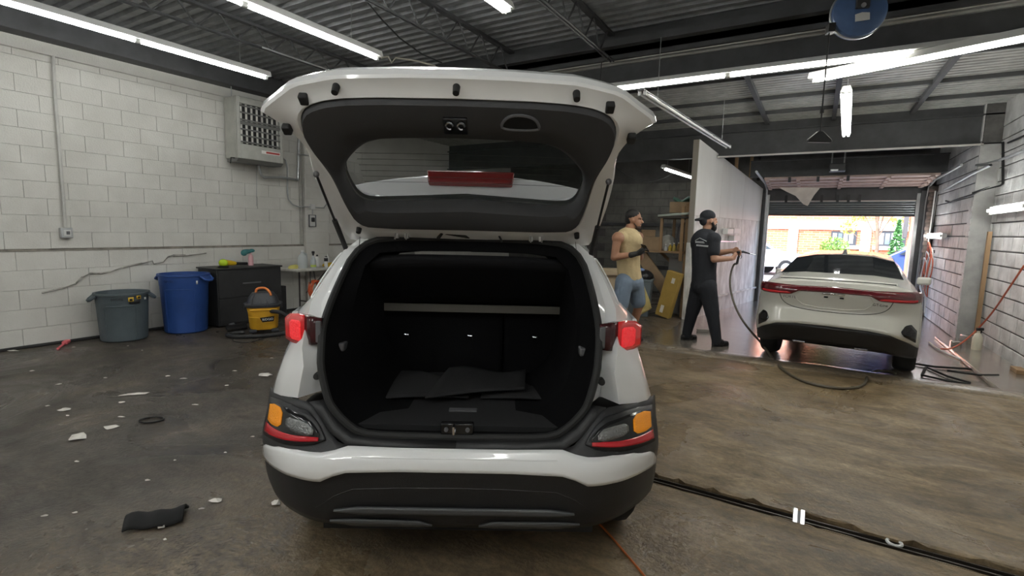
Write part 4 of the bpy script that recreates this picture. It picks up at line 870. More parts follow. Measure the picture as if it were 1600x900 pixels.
tb_ = patch(sb, [-.785,-.72,-.42,-.34,0,.34,.42,.72,.785], [1.0,1.012,1.005,1.003,1.015,1.003,1.005,1.012,1.0], [.905,.89,.90,.945,.952,.945,.90,.89,.905], .014, 80, 4).build('tail_light_bar', TB, sdn, solid=.012)
for s in (-1, 1): patch(sb, [.42,.46,.72,.77], [.912,.925,.925,.928], [.906,.905,.898,.91], .021, 16, 2, s < 0).build('red_lamp_strip', mat('strip_red', (.45, .02, .025), .25, emit=.08) if s < 0 else bpy.data.materials['strip_red'], tb_, solid=.004)
SEAM = mat('panel_seam', (.03, .03, .028), .6)
MB().tube(smooth_poly([(x, sb(x, z)-.006, z) for x, z in [(-.54,.90),(-.51,.82),(-.44,.765),(-.30,.735),(0,.725),(.30,.735),(.44,.765),(.51,.82),(.54,.90)]], 2), .004, 5).build('boot_seam', SEAM, sdn)
MB().tube([(x, .118-.012, 1.085-.03*abs(x)**3) for x in np.linspace(-.55, .55, 15)], .005, 5).build('boot_top_seam', SEAM, sdn)
sp_ = MB(); sp_.grid(lambda u, v: (-.56+1.12*u, .10+.10*v+.04*(2*u-1)**2, 1.09+.022*math.sin(math.pi*v)-.02*(2*u-1)**2), 20, 5); sp_.build('lip_spoiler', CARW2, sdn)
MB().tube(smooth_poly([(x, sb(x, z)-.006, z) for x, z in [(-.34,.935),(-.38,.86),(-.27,.765),(.27,.765),(.38,.86),(.34,.935)]], 1), .006, 6).build('plate_recess_edge', CARW2, sdn)
MB().box((0, sb(0, .93)-.012, .932), (.22, .014, .016)).build('plate_light_bar', CHROME, sdn, bevel=.003)
for x in (-.07, .08): MB().box((x, sb(0, .90)-.004, .895), (.04, .012, .018)).build('plate_screw_slot', BLACKG, sdn, bevel=.003)
lg = MB()
for a, b in (((-.07, 0), (-.07, .03)), ((-.07, .012), (-.04, .03)), ((-.06, .016), (-.035, 0)), ((-.035, 0), (-.005, .03)), ((-.005, .03), (-.005, 0)), ((-.005, 0), (.03, .03)), ((.03, .03), (.06, 0)), ((.06, 0), (.035, .012))): lg.cyl((a[0], .10, 1.032+a[1]), (b[0], .10, 1.032+b[1]), .0035, n=5)
lg.build('maker_emblem', CHROME, sdn)
txt('FORTE', .045, GREYP, sdn, Matrix.Translation((-.43, sb(.43, .86)-.006, .865)) @ RX, 'badge_lettering'); txt('GT-Line', .040, BLACKG, sdn, Matrix.Translation((.43, sb(.43, .855)-.006, .855)) @ RX, 'badge_lettering')
for s in (-1, 1):
    patch(sb, [.635,.665,.71,.765], [.60,.655,.668,.60], [.585,.54,.51,.47], .012, 10, 4, s < 0).build('side_vent', BLACKG, sdn, solid=.01)
    for y in (.98, 3.53): wheel(sdn, s*.715, y, s, .32, .21)
    MB().box((s*.90, 2.55, .98), (.16, .09, .11)).build('door_mirror', CARW2, sdn, bevel=.03)
    MB().cyl((s*.30-.06, .10, .345), (s*.30+.06, .10, .345), .012, n=8).build('exhaust_trim', STEELB, sdn)
MB().prism([(-.030, 1.28, 1.345), (.030, 1.28, 1.345), (.010, 1.33, 1.41), (-.010, 1.33, 1.41)], (0, .10, 0)).build('shark_fin_aerial', BLACKP, sdn, bevel=.004)
MB().bx(-.60, .60, .45, 4.1, .27, .36).build('underbody', bpy.data.materials['under_black'], sdn)

# ================================================================ people
def frame(px, py):
    base = onz(px, py); n = Vector((-math.sin(YAW), math.cos(YAW), 0))
    def L(x, y, dy=0.0):
        d = ray(x, y); t = ((base+n*dy-CAM).dot(n))/d.dot(n); p = CAM+d*t-base
        return Vector((p.dot(rt0), dy, p.z))
    return base, L
def blob(name, caps, mt, parent, vox=.009, it=4, fac=.5):
    m = MB()
    for c in caps:
        if c[0] == 'e': m.ell(c[1], c[2], 16, 10)
        else:
            _, p, q, r1, r2 = c; p, q = Vector(p), Vector(q)
            m.cyl(p, q, r1, r2, 14); m.ell(p, r1, 14, 8); m.ell(q, r2, 14, 8)
    o = m.build(name, mt, parent, smooth=180)
    md = o.modifiers.new('union', 'REMESH'); md.mode = 'VOXEL'; md.voxel_size = vox; md.use_smooth_shade = True
    if it: sm = o.modifiers.new('relax', 'SMOOTH'); sm.factor = fac; sm.iterations = it
    return o
def hand(wr, fd, palm, thumb, k=1.0, curl=.9):
    wr, fd, palm, thumb = Vector(wr), Vector(fd).normalized(), Vector(palm).normalized(), Vector(thumb).normalized()
    out = []; kn = wr+fd*.085*k
    for j, o in enumerate((.030, .010, -.010, -.030)): out.append(('c', wr+thumb*o*.6, kn+thumb*o*k, .016*k, .012*k))
    for j, (o, ln) in enumerate(((.032, .070), (.011, .080), (-.011, .075), (-.032, .060))):
        a = kn+thumb*o*k; d1 = (fd*math.cos(curl*.6)+palm*math.sin(curl*.6)); d2 = (fd*math.cos(curl*1.6)+palm*math.sin(curl*1.6)); d3 = (fd*math.cos(curl*2.3)+palm*math.sin(curl*2.3))
        b = a+d1*ln*.45*k; c = b+d2*ln*.32*k; e = c+d3*ln*.25*k
        out += [('c', a, b, .0098*k, .009*k), ('c', b, c, .009*k, .0083*k), ('c', c, e, .0083*k, .007*k)]
    a = wr+fd*.025*k+thumb*.026*k; b = a+(thumb*.7+fd*.7).normalized()*.042*k+palm*.008; c = b+(fd*.8+palm*.5).normalized()*.034*k
    out += [('c', a, b, .013*k, .011*k), ('c', b, c, .0105*k, .0085*k)]
    return out
C_, E_ = (lambda *a: ('c',)+a), (lambda *a: ('e',)+a)
SKIN1 = mat('skin_tan', (.34, .17, .10), .5, var=.12, scale=5); SKIN2 = mat('skin_olive', (.40, .215, .14), .5, var=.12, scale=5)
HAIR = mat('black_hair', (.010, .008, .007), .6, bump=.4, bscale=150); BLKT = mat('navy_black_cotton', (.016, .018, .024), .85, bump=.25, bscale=40)
# ---- man in black with the pressure-washer hose
b2, P = frame(1098, 537)
mb = thing('person', 'person in black T-shirt, trousers and backward cap spraying beside the partition', 'person', b2, YAW)
fR, fL = onz(1122, 541)-b2, onz(1073, 531)-b2
inv = lambda v: Vector((v.dot(rt0), v.dot(Vector((-math.sin(YAW), math.cos(YAW), 0))), 0))
fR, fL = inv(fR), inv(fL)
hR, hL = P(1105, 447, -.08), P(1094, 446, .09); kR, kL = P(1113, 490, fR.y*.5-.02), P(1082, 486, fL.y*.6+.02)
aR, aL = fR+Vector((-.03, 0, .10)), fL+Vector((-.005, 0, .10))
ch, wa = P(1101, 384), P(1100, 422); nk = P(1104, 362); hd = P(1108, 344)
sR, sL = P(1115, 374, -.16), P(1095, 371, .17); eR, eL = P(1116, 405, -.22), P(1119, 396, .16); wR, wL = P(1142, 404, -.12), P(1143, 392, .06)
grip = P(1154, 400, -.05)
torso = [E_(ch+Vector((0, 0, .04)), (.18, .17, .19)), C_(ch, wa, .165, .150), C_(wa, (hR+hL)/2+Vector((0, 0, .04)), .150, .155), E_((hR+hL)/2, (.165, .16, .13)), C_(sR, sL, .085, .085), C_(sR, nk-Vector((0, 0, .05)), .075, .065), C_(sL, nk-Vector((0, 0, .05)), .075, .065)]
head = [E_(hd+Vector((-.012, 0, .015)), (.098, .080, .115)), E_(hd+Vector((.035, 0, -.055)), (.062, .060, .075)), C_(hd+Vector((.085, 0, .01)), hd+Vector((.105, 0, -.025)), .012, .017), E_(hd+Vector((.098, 0, -.075)), (.018, .028, .012)),
        E_(hd+Vector((.0, -.082, -.012)), (.022, .014, .032)), E_(hd+Vector((.0, .082, -.012)), (.022, .014, .032)), C_(nk-Vector((0, 0, .05)), hd-Vector((.02, 0, .04)), .062, .055), E_(hd+Vector((.088, -.034, .015)), (.012, .018, .010)), E_(hd+Vector((.088, .034, .015)), (.012, .018, .010))]
legs = [C_(hR, kR, .108, .076), C_(kR, aR, .070, .048), C_(hL, kL, .108, .076), C_(kL, aL, .070, .048)]
armR = [C_(sR, eR, .060, .048), C_(eR, wR, .050, .032)]; armL = [C_(sL, eL, .060, .048), C_(eL, wL, .050, .032)]
hands = hand(wR, (grip-wR), (0, .9, .45), (.1, -.2, 1), 1.05, .95)+hand(wL, P(1153, 394, -.02)-wL, (.1, -.9, -.3), (.1, .1, 1), 1.05, .95)
blob('body', torso+head+legs+armR+armL+hands, SKIN2, mb, .0075, 3)
grow = lambda caps, g: [('e', c[1], tuple(k+g for k in c[2])) if c[0] == 'e' else ('c', c[1], c[2], c[3]+g, c[4]+g) for c in caps]
shirt = blob('t_shirt', grow(torso, .016)+[C_(sR, sR.lerp(eR, .62), .088, .080), C_(sL, sL.lerp(eL, .62), .088, .080)], BLKT, mb, .012, 5)
blob('trousers', grow(legs, .022)+grow([torso[3]], .012)+[C_(aR, aR-Vector((0, 0, .045)), .066, .064), C_(aL, aL-Vector((0, 0, .045)), .066, .064)], BLKT, mb, .012, 5)
for f in (fR, fL): blob('shoe', [E_(f+Vector((.0, .0, .055)), (.09, .055, .06)), C_(f+Vector((-.05, 0, .045)), f+Vector((.135, .05, .035)), .045, .036), C_(f+Vector((-.06, 0, .018)), f+Vector((.14, .05, .016)), .036, .034)], BLACKP, mb, .009, 2)
blob('cap', [E_(hd+Vector((-.025, 0, .055)), (.108, .092, .088)), E_(hd+Vector((-.075, 0, -.01)), (.055, .075, .07)), C_(hd+Vector((-.11, -.04, .01)), hd+Vector((-.175, -.03, -.0)), .022, .018), C_(hd+Vector((-.11, .04, .01)), hd+Vector((-.175, .03, -.0)), .022, .018), C_(hd+Vector((-.12, 0, .012)), hd+Vector((-.185, 0, .0)), .024, .018)], BLKT, mb, .007, 3)
blob('beard', [E_(hd+Vector((.060, 0, -.105)), (.052, .062, .062)), C_(hd+Vector((.02, -.066, -.03)), hd+Vector((.05, -.055, -.09)), .018, .022), C_(hd+Vector((.02, .066, -.03)), hd+Vector((.05, .055, -.09)), .018, .022), C_(hd+Vector((.098, -.02, -.058)), hd+Vector((.098, .02, -.058)), .010, .010)], HAIR, mb, .006, 2)
PRINT = mat('white_print', (.55, .56, .57), .8)
def onback(px, py):
    q = P(px, py); c = ch+Vector((0, 0, .03)); dx = (q.x-c.x)/.21; return Vector((q.x, -(.195)*math.sqrt(max(.05, 1-dx*dx))-.0, q.z))
lm = MB()
for seg in (((1082, 375.5), (1087, 371.5), (1096, 376.5)), ((1082, 377), (1092, 377.3)), ((1082, 378.6), (1093, 379)), ((1083, 382), (1099, 383.5)), ((1083, 383.4), (1098, 384.8))):
    lm.tube([onback(*p) for p in seg], .0045, 5)
lm.build('back_print', PRINT, shirt)
# hose and spray gun
gun = thing('spray_gun', 'black pressure washer gun held out by the person in black', 'spray gun', b2, YAW)
MB().tube([grip+Vector((-.015, 0, -.11)), grip+Vector((0, 0, -.02)), grip+Vector((.02, .0, .04))], .017, 8).build('handle', BLACKP, gun)
MB().tube([grip+Vector((-.02, 0, .05)), grip+Vector((.06, 0, .06)), grip+Vector((.16, .01, .035))], .014, 8, rad=[.02, .016, .008]).build('barrel', BLACKP, gun)
MB().tube([grip+Vector((.16, .01, .035)), grip+Vector((.24, .015, .02))], .006, 6).build('nozzle', STEELB, gun); MB().tube([grip+Vector((.03, 0, .03)), grip+Vector((.045, 0, -.01)), grip+Vector((.03, 0, -.04))], .005, 6).build('trigger', GREYP, gun)
g0 = b2+rt0*(grip.x-.018)+Vector((-math.sin(YAW), math.cos(YAW), 0))*grip.y+Vector((0, 0, grip.z-.11))
dd = [(1147, 412, 7.2), (1142, 425, 7.15), (1140, 445, 7.1), (1145, 470, 7.0), (1156, 495, 6.9), (1172, 517, 6.8)]
hp_ = [g0]+[ond(x, y, d) for x, y, d in dd]
hp_ += [onz(1190, 536, .10)]+[onz(x, y, .016) for x, y in ((1207, 560), (1222, 577), (1245, 592), (1275, 602), (1310, 607), (1340, 606), (1353, 598), (1354, 588), (1362, 581), (1380, 578), (1400, 584))]
hs_ = MB().tube(smooth_poly(hp_, 2), .014, 8).build('pressure_hose', mat('hose_brown', (.10, .085, .06), .5)); tag(hs_, 'brown pressure hose looping from the spray gun across the floor', 'hose')
# ---- man in the sand vest looking at a phone
b1, P = frame(984, 537)
mt2 = thing('person', 'person in sleeveless sand top and blue shorts looking at a phone', 'person', b1, YAW)
hR, hL = P(975, 440, -.09), P(992, 440, .09); kR, kL = P(969, 482, -.14), P(998, 478, .06)
aR, aL = P(976, 530, -.10), P(985, 528, .16)
fR, fL = Vector((aR.x+.02, aR.y, 0)), Vector((aL.x+.02, aL.y, 0)); aR.z = aL.z = .09
ch, wa = P(981, 382), P(982, 418); nk = P(982, 360); hd = P(991, 343)
sR, sL = P(965, 372, -.15), P(997, 370, .14); eR, eL = P(960, 402, -.20), P(1000, 402, .10); wR, wL = P(992, 397, -.26), P(1001, 394, .0)
torso = [E_(ch+Vector((0, 0, .03)), (.175, .15, .19)), E_(ch+Vector((.04, -.05, .05)), (.13, .11, .11)), C_(ch, wa, .150, .138), C_(wa, (hR+hL)/2+Vector((0, 0, .05)), .138, .145), E_((hR+hL)/2, (.165, .15, .13)), C_(sR, sL, .080, .075), C_(sR, nk-Vector((0, 0, .04)), .070, .062), C_(sL, nk-Vector((0, 0, .04)), .070, .062)]
hdv = Vector((math.cos(R(-24)), math.sin(R(-24)), 0)); hs2 = Vector((-hdv.y, hdv.x, 0))
hv = lambda f, s, z: hd+hdv*f+hs2*s+Vector((0, 0, z))
head = [E_(hv(-.012, 0, .02), (.104, .090, .118)), E_(hv(.032, 0, -.055), (.068, .068, .078)), C_(hv(.092, 0, .0), hv(.112, 0, -.035), .011, .018), C_(hv(.085, -.018, -.078), hv(.085, .018, -.078), .012, .012),
        E_(hv(.0, -.082, -.015), (.022, .016, .032)), E_(hv(.0, .082, -.015), (.022, .016, .032)), C_(nk-Vector((0, 0, .05)), hv(-.03, 0, -.05), .074, .064), C_(hv(.082, -.05, .02), hv(.088, .05, .02), .012, .012)]
legs = [C_(hR, kR, .100, .066), C_(kR, kR.lerp(aR, .3), .060, .062), C_(kR.lerp(aR, .3), aR, .062, .040), C_(hL, kL, .100, .066), C_(kL, kL.lerp(aL, .3), .060, .062), C_(kL.lerp(aL, .3), aL, .062, .040)]
arms = [E_(sR, (.075, .075, .085)), C_(sR, eR, .062, .050), C_(eR, wR, .052, .034), C_(sL, eL, .058, .048), C_(eL, wL, .050, .034)]
ph_c = P(1006, 391, -.20)
HND = hand(wR, P(1004, 394, -.24)-wR, (.35, .5, .8), (.2, -.7, .8), 1.08, .75)
HND2 = hand(wL, ph_c+Vector((0, .05, 0))-wL, (-.2, -.6, .5), (.1, .1, 1), 1.05, .8)
blob('body', torso+head+legs+arms+HND+HND2, SKIN1, mt2, .0075, 3)
blob('work_glove', grow(HND, .004)+[C_(wR-(P(1004, 394, -.24)-wR)*.5, wR, .040, .036)], RUBBER, mt2, .007, 2)
SAND = mat('sand_cotton', (.56, .44, .25), .9, bump=.35, bscale=25, var=.08)
blob('sleeveless_top', grow(torso[:4], .022)+[C_(sR.lerp(sL, .18), sR.lerp(sL, .82), .090, .088), C_(sR.lerp(sL, .2), nk-Vector((0, 0, .05)), .080, .070), C_(sL.lerp(sR, .2), nk-Vector((0, 0, .05)), .080, .070)], SAND, mt2, .012, 5)
blob('shorts', grow([torso[4]], .020)+[C_(hR, kR.lerp(hR, .18), .122, .108), C_(hL, kL.lerp(hL, .18), .122, .108)], mat('blue_shorts', (.17, .22, .29), .9, bump=.4, bscale=22, var=.1), mt2, .012, 4)
for f in (fR, fL): blob('shoe', [E_(f+Vector((.0, .0, .055)), (.08, .05, .055)), C_(f+Vector((-.05, 0, .045)), f+Vector((.13, -.02, .035)), .042, .034)], BLACKP, mt2, .009, 2)
blob('hair', [E_(hv(-.026, 0, .052), (.106, .096, .092)), E_(hv(-.058, 0, .0), (.070, .090, .095))], HAIR, mt2, .006, 2)
blob('beard', [E_(hv(.052, 0, -.112), (.046, .058, .030)), C_(hv(.02, -.062, -.06), hv(.045, -.05, -.095), .010, .014), C_(hv(.02, .062, -.06), hv(.045, .05, -.095), .010, .014), C_(hv(.094, -.022, -.062), hv(.094, .022, -.062), .007, .007)], mat('stubble', (.055, .03, .022), .7), mt2, .005, 1)
for s in (-1, 1): MB().ell(hv(.090, s*.034, .004), (.010, .010, .007), 8, 6).build('eye', BLACKG, mt2)
phn = thing('phone', 'dark phone in the gloved hand of the person in the sand top', 'phone', b1, YAW)
o = MB().box(ph_c+Vector((.01, -.01, .03)), (.075, .150, .010), (R(-35), R(12), R(-50))).build('phone_body', BLACKG, phn, bevel=.004)
MB().box(ph_c+Vector((.013, -.012, .037)), (.068, .138, .002), (R(-35), R(12), R(-50))).build('screen', mat('phone_screen', (.05, .06, .07), .05), o)
# ================================================================ left wall: bins, cabinet, vacuum, table
BIN = mat('grey_bin', (.075, .095, .105), .55, bump=.15, bscale=120, var=.12, scale=4); BINB = mat('blue_bin', (.018, .060, .23), .45, bump=.12, bscale=120, var=.12, scale=4)
def bin_(label, loc, rz, rt_, rb, h, mt, handles, deco):
    t = thing('refuse_bin', label, 'bin', loc, rz, 'round plastic refuse bins')
    th = .012; band = h*.80
    MB().lathe([(0, .002), (rb-.02, .002), (rb, .02), (rb+(rt_-rb)*.78, band), (rt_*.985, band+.01), (rt_, h-.03), (rt_+.018, h-.025), (rt_+.018, h), (rt_-th, h), (rb-th, .03), (0, .03)], (0, 0, 0), 44).build('tub', mt, t, smooth=30)
    for a in handles:
        c, s = math.cos(a), math.sin(a); e = Vector((-s, c, 0)); r = Vector((c, s, 0))
        MB().tube(smooth_poly([r*(rt_-.005)+e*.11+Vector((0, 0, h-.03)), r*(rt_+.065)+e*.085+Vector((0, 0, h-.09)), r*(rt_+.065)-e*.085+Vector((0, 0, h-.09)), r*(rt_-.005)-e*.11+Vector((0, 0, h-.03))], 1), .016, 7).build('handle', mt, t)
        MB().prism([r*(rt_-.01)+e*.12+Vector((0,0,h-.01)), r*(rt_+.05)+e*.09+Vector((0,0,h-.07)), r*(rt_+.05)-e*.09+Vector((0,0,h-.07)), r*(rt_-.01)-e*.12+Vector((0,0,h-.01))], (0, 0, -.012)).build('handle_web', mt, t)
    # raised panel lines on the tub wall
    for a0, a1 in deco:
        pts = [((rb+.002+(rt_-rb)*.78*z/band)*math.cos(a), (rb+.002+(rt_-rb)*.78*z/band)*math.sin(a), z) for a, z in [(a0, .03), (a0, band-.05)]+[(a0+(a1-a0)*k/10, band-.035) for k in range(1, 10)]+[(a1, band-.05), (a1, .03)]]
        MB().tube(pts, .006, 5).build('panel_rib', mt, t)
    return t
cam_dir = lambda p: math.atan2(-p[1], -p[0])
gb = (-7.74, 3.03, 0); a0 = cam_dir(gb)
g = bin_('grey round bin with yellow caution stickers against the block wall', gb, 0, .285, .255, .63, BIN, (a0-1.45, a0+1.5), ((a0-.75, a0+.5),))
def onbin(t, a, z, w, h, r, mt, nm, s=None):
    m = MB(); m.grid(lambda u, v: ((r)*math.cos(a+(u-.5)*w/r), r*math.sin(a+(u-.5)*w/r), z+(v-.5)*h), 6, 2); return m.build(nm, mt, t, solid=.004)
YEL = mat('yellow_sticker', (.65, .42, .03), .6)
onbin(g, a0+.30, .555, .06, .055, .292, YEL, 'sticker'); onbin(g, a0+.62, .575, .055, .045, .292, YEL, 'sticker'); onbin(g, a0+.30, .552, .03, .03, .297, BLACKP, 'sticker_mark'); onbin(g, a0+.62, .575, .028, .022, .297, BLACKP, 'sticker_mark')
onbin(g, a0+.46, .525, .13, .055, .290, mat('dark_slot', (.02, .022, .025), .6), 'recess')
onbin(g, a0+.93, .55, .03, .03, .296, mat('white_tag', (.75, .75, .72), .6), 'white_tag')
def bend_text(t, s, a, z, size, r, mt):
    o = txt(s, size, mt, t, Matrix.Translation((r*math.cos(a), r*math.sin(a), z)) @ Matrix.Rotation(a+math.pi/2, 4, 'Z') @ RX, 'embossed_lettering', .003); return o
bend_text(g, 'BRUTE', a0-.18, .56, .045, .291, mat('emboss_dark', (.03, .036, .04), .5))
bb = (-7.66, 3.76, 0); a1 = cam_dir(bb)
g = bin_('tall blue round bin beside the black cabinet', bb, 0, .305, .265, .83, BINB, (a1+1.0, a1-2.2), ((a1-.9, a1+.42),))
bend_text(g, 'BRUTE', a1-.62, .74, .045, .308, mat('emboss_navy', (.008, .03, .13), .5))
onbin(g, a1+.50, .72, .022, .05, .312, mat('white_tag2', (.6, .6, .6), .6), 'white_tag')
# black steel cabinet
cb = thing('black_cabinet', 'low black steel cabinet standing against the block wall', 'cabinet', (-7.73, 4.64, 0))
BLKS = mat('black_steel', (.018, .018, .019), .5, var=.3, scale=5)
MB().bx(-.25, .25, -.52, .52, .02, .86).build('carcass', BLKS, cb, bevel=.006); MB().bx(-.27, .27, -.54, .54, .86, .885).build('top', BLKS, cb, bevel=.006)
for y in (-.255, .255): 
    d = MB().bx(.25, .265, y-.25, y+.25, .05, .42).build('door', BLKS, cb, bevel=.004); MB().bx(.265, .28, y*.2-.008, y*.2+.008, .2, .3).build('handle', GREYP, d)
dw = MB().bx(.25, .265, -.505, .505, .44, .84).build('drawer', BLKS, cb, bevel=.004); MB().bx(.265, .285, -.15, .15, .63, .65).build('handle', GREYP, dw)
MB().bx(-.25, -.02, .54, .80, 0, .50).build('side_box', BLKS, cb, bevel=.006)
cz = .885
# things on the cabinet
po = Vector((-7.66, 4.42, cz)); pl_ = thing('lime_polisher', 'lime green and black hand polisher on the cabinet', 'power tool', po, R(6))
LIME = mat('lime_plastic', (.45, .62, .02), .45)
MB().ell((0, -.10, .065), (.07, .06, .062), 16, 10).build('motor_head', LIME, pl_); MB().lathe([(0, 0), (.075, 0), (.08, .015), (.05, .03)], (0, -.10, 0), 20).build('pad', BLACKP, pl_)
MB().tube([(0, -.06, .07), (0, .02, .06), (0, .10, .05)], .03, 10, rad=[.045, .038, .028]).build('yellow_body', mat('tool_yellow', (.70, .45, .02), .45), pl_); MB().tube([(0, .10, .05), (0, .28, .04), (0, .30, .04)], .022, 8).build('handle', BLACKP, pl_)
pk = thing('pink_bottle', 'pink bottle on the cabinet with a teal cloth over it', 'bottle', (-7.75, 4.82, cz))
MB().lathe([(0, 0), (.036, 0), (.038, .01), (.038, .13), (.030, .16), (.016, .175), (.016, .20), (0, .20)], (0, 0, 0), 18).build('bottle_body', mat('pink_liquid', (.70, .40, .42), .35), pk)
o = blob('teal_cloth', [E_((0, -.06, .205), (.05, .09, .035)), E_((.02, -.12, .185), (.04, .05, .05)), E_((0, .02, .215), (.04, .05, .03)), C_((.03, -.15, .17), (.02, -.05, .20), .02, .03)], mat('teal_cloth', (.05, .20, .20), .9, var=.25, bump=.6, bscale=30), None, .008, 2); o.location = (-7.75, 4.82, cz+.02); tag(o, 'crumpled teal cloth draped on the pink bottle', 'cloth')
# vacuum
vc = thing('wet_dry_vacuum', 'yellow and black wet dry vacuum with orange handle in front of the cabinet', 'vacuum', (-6.70, 4.33, 0), cam_dir((-6.70, 4.33))+math.pi/2)
VY = mat('vac_yellow', (.62, .33, .02), .5, var=.12, scale=5); VB = mat('vac_black', (.035, .037, .042), .5)
def sq(r, z, k=.62): return [((abs(math.cos(t))**k)*math.copysign(1, math.cos(t))*r, (abs(math.sin(t))**k)*math.copysign(1, math.sin(t))*r, z) for t in [2*math.pi*i/32 for i in range(32)]]
MB().loft([sq(.0, .075), sq(.17, .075), sq(.185, .10), sq(.20, .30), sq(.215, .38), sq(.22, .40), sq(.0, .40)]).build('tank', VY, vc)
MB().tube([p for p in [(x, -.222+.0*x, .365) for x in np.linspace(-.17, .17, 5)]], .012, 6).build('tank_lip', VY, vc)
MB().loft([sq(.232, .395), sq(.238, .405), sq(.238, .435), sq(.21, .45), sq(.19, .52), sq(.14, .585), sq(.07, .60), sq(0, .60)]).build('motor_lid', VB, vc)
for k in range(3): MB().tube([(-.15+.10*k, -.21, .445), (-.14+.09*k, -.175, .52), (-.11+.08*k, -.12, .585)], .012, 6).build('lid_rib', VB, vc)
ORG = mat('vac_orange', (.75, .22, .05), .45)
MB().tube(smooth_poly([(-.09, -.05, .585), (-.08, -.05, .65), (.03, -.06, .66), (.09, -.11, .60), (.10, -.15, .55)], 2), .017, 8).build('carry_handle', ORG, vc)
for s in (-1, 1): MB().box((s*.235, 0, .40), (.03, .09, .08)).build('latch', VB, vc, bevel=.008)
lbp = MB().prism([(-.05, -.212, .255), (.135, -.205, .27), (.125, -.203, .20), (-.02, -.209, .19)], (0, -.008, 0)).build('name_plate', BLACKG, vc)
txt('RIDGID', .042, mat('plate_white', (.7, .7, .7), .6), lbp, Matrix.Translation((.05, -.2185, .229)) @ Matrix.Rotation(R(-3), 4, 'Y') @ RX, 'lettering')
MB().tube([(-.19, -.208, .27), (-.13, -.212, .262), (-.06, -.214, .25), (-.03, -.214, .185), (.10, -.208, .18)], .006, 6).build('tank_crease', VY, vc)
for x in (-.14, .14):
    for y in (-.15, .15):
        cf = MB().box((x, y, .06), (.10, .09, .05)).build('caster_foot', VB, vc, bevel=.015); MB().cyl((x-.015, y, .026), (x+.015, y, .026), .026, n=12).build('caster_wheel', RUBBER, cf)
Mv = Matrix.Translation(vc.location) @ Matrix.Rotation(vc.rotation_euler.z, 4, 'Z'); iv = Mv.inverted()
hz = [Vector((.10, -.20, .34)), Vector((.13, -.27, .345)), Vector((.22, -.28, .33)), Vector((.32, -.25, .24)), Vector((.36, -.22, .12)), Vector((.33, -.24, .035)), Vector((.15, -.34, .03)), Vector((-.1, -.37, .03)), Vector((-.38, -.30, .03)), Vector((-.48, -.15, .03)), Vector((-.40, -.05, .03)), Vector((-.25, -.02, .03))]
MB().tube(smooth_poly(hz, 2), .028, 10).build('suction_hose', mat('hose_black', (.022, .022, .023), .55, bump=.6, bscale=60), vc)
o = MB().tube(smooth_poly([onz(x, y, .006) for x, y in ((455, 512), (430, 522), (400, 533), (375, 536), (360, 531), (372, 526), (400, 525))], 2), .006, 5).build('power_lead', RUBBER); tag(o, 'thin black cord coiled on the floor before the vacuum', 'cord')
for pts, lab, nm in (([(350, 503), (364, 505), (368, 511), (353, 510)], 'grey crevice nozzle beside the vacuum', 'vacuum_nozzle'), ([(352, 514), (385, 509), (387, 514), (355, 519)], 'flat black floor tool beside the vacuum', 'floor_tool')):
    o = MB().prism([onz(x, y, .004) for x, y in pts], (0, 0, .05)).build(nm, GREYP if 'crevice' in lab else BLACKP, bevel=.012); tag(o, lab, 'tool')
# folding table
tx0, tx1, ty0, ty1, tz = -7.96, -7.42, 5.42, 7.3, .80
tt = thing('folding_table', 'white folding table with bottles behind the crossover', 'table', (0, 0, 0))
MB().bx(tx0, tx1, ty0, ty1, tz-.045, tz).build('table_top', mat('table_white', (.55, .53, .48), .5, var=.2, scale=7), tt, bevel=.012)
DKM = mat('dark_leg', (.06, .055, .05), .5)
for y in (ty0+.35, ty1-.35):
    for x in (tx0+.12, tx1-.12): MB().cyl((x, y, 0), (x, y, tz-.045), .014, n=8).build('leg', DKM, tt)
    MB().cyl((tx0+.12, y, .2), (tx1-.12, y, .2), .012, n=8).build('crossbar', DKM, tt); MB().tube([((tx0+tx1)/2, y+.02, .35), ((tx0+tx1)/2, y+(.5 if y < 6.3 else -.5), tz-.05)], .010, 6).build('brace', DKM, tt)
def tb(px, py): p = onz(px, py, tz); return p.x, p.y
CLR = mat('clear_plastic', (.60, .64, .65), .2, alpha=.75); WPL = mat('white_plastic', (.70, .70, .68), .4)
def bottle(nm, lab, xy, prof, mt, cap=None, extra=None):
    t = thing(nm, lab, 'bottle', (xy[0], xy[1], tz)); MB().lathe(prof, (0, 0, 0), 18).build('bottle_body', mt, t)
    if cap: MB().lathe(cap[0], (0, 0, 0), 12).build('cap', cap[1], t)
    return t
X_ = -7.62
def ty(px, py): return onx(px, py, X_).y
j = bottle('gallon_jug', 'big clear gallon jug on the folding table', (X_, ty(473, 420)), [(0, 0), (.078, 0), (.082, .02), (.082, .17), (.070, .215), (.030, .26), (.024, .285), (0, .285)], CLR, ([(0, .285), (.026, .285), (.026, .31), (0, .31)], WPL))
MB().tube(smooth_poly([(.0, .03, .262), (.0, .085, .25), (0, .088, .17)], 1), .012, 6).build('jug_handle', CLR, j)
s1 = bottle('spray_bottle', 'clear spray bottle with black trigger on the folding table', (X_+.10, ty(484, 420)), [(0, 0), (.045, 0), (.046, .02), (.046, .13), (.030, .18), (.014, .205), (.014, .22), (0, .22)], CLR, ([(0, .22), (.017, .22), (.017, .25), (.010, .255), (0, .255)], BLACKP))
MB().box((.02, -.015, .275), (.055, .03, .045)).build('trigger_head', BLACKP, s1, bevel=.008); MB().lathe([(.047, .02), (.0475, .02), (.0475, .06), (.047, .06)], (0, 0, 0), 18).build('green_label', mat('label_green', (.45, .55, .10), .6), s1)
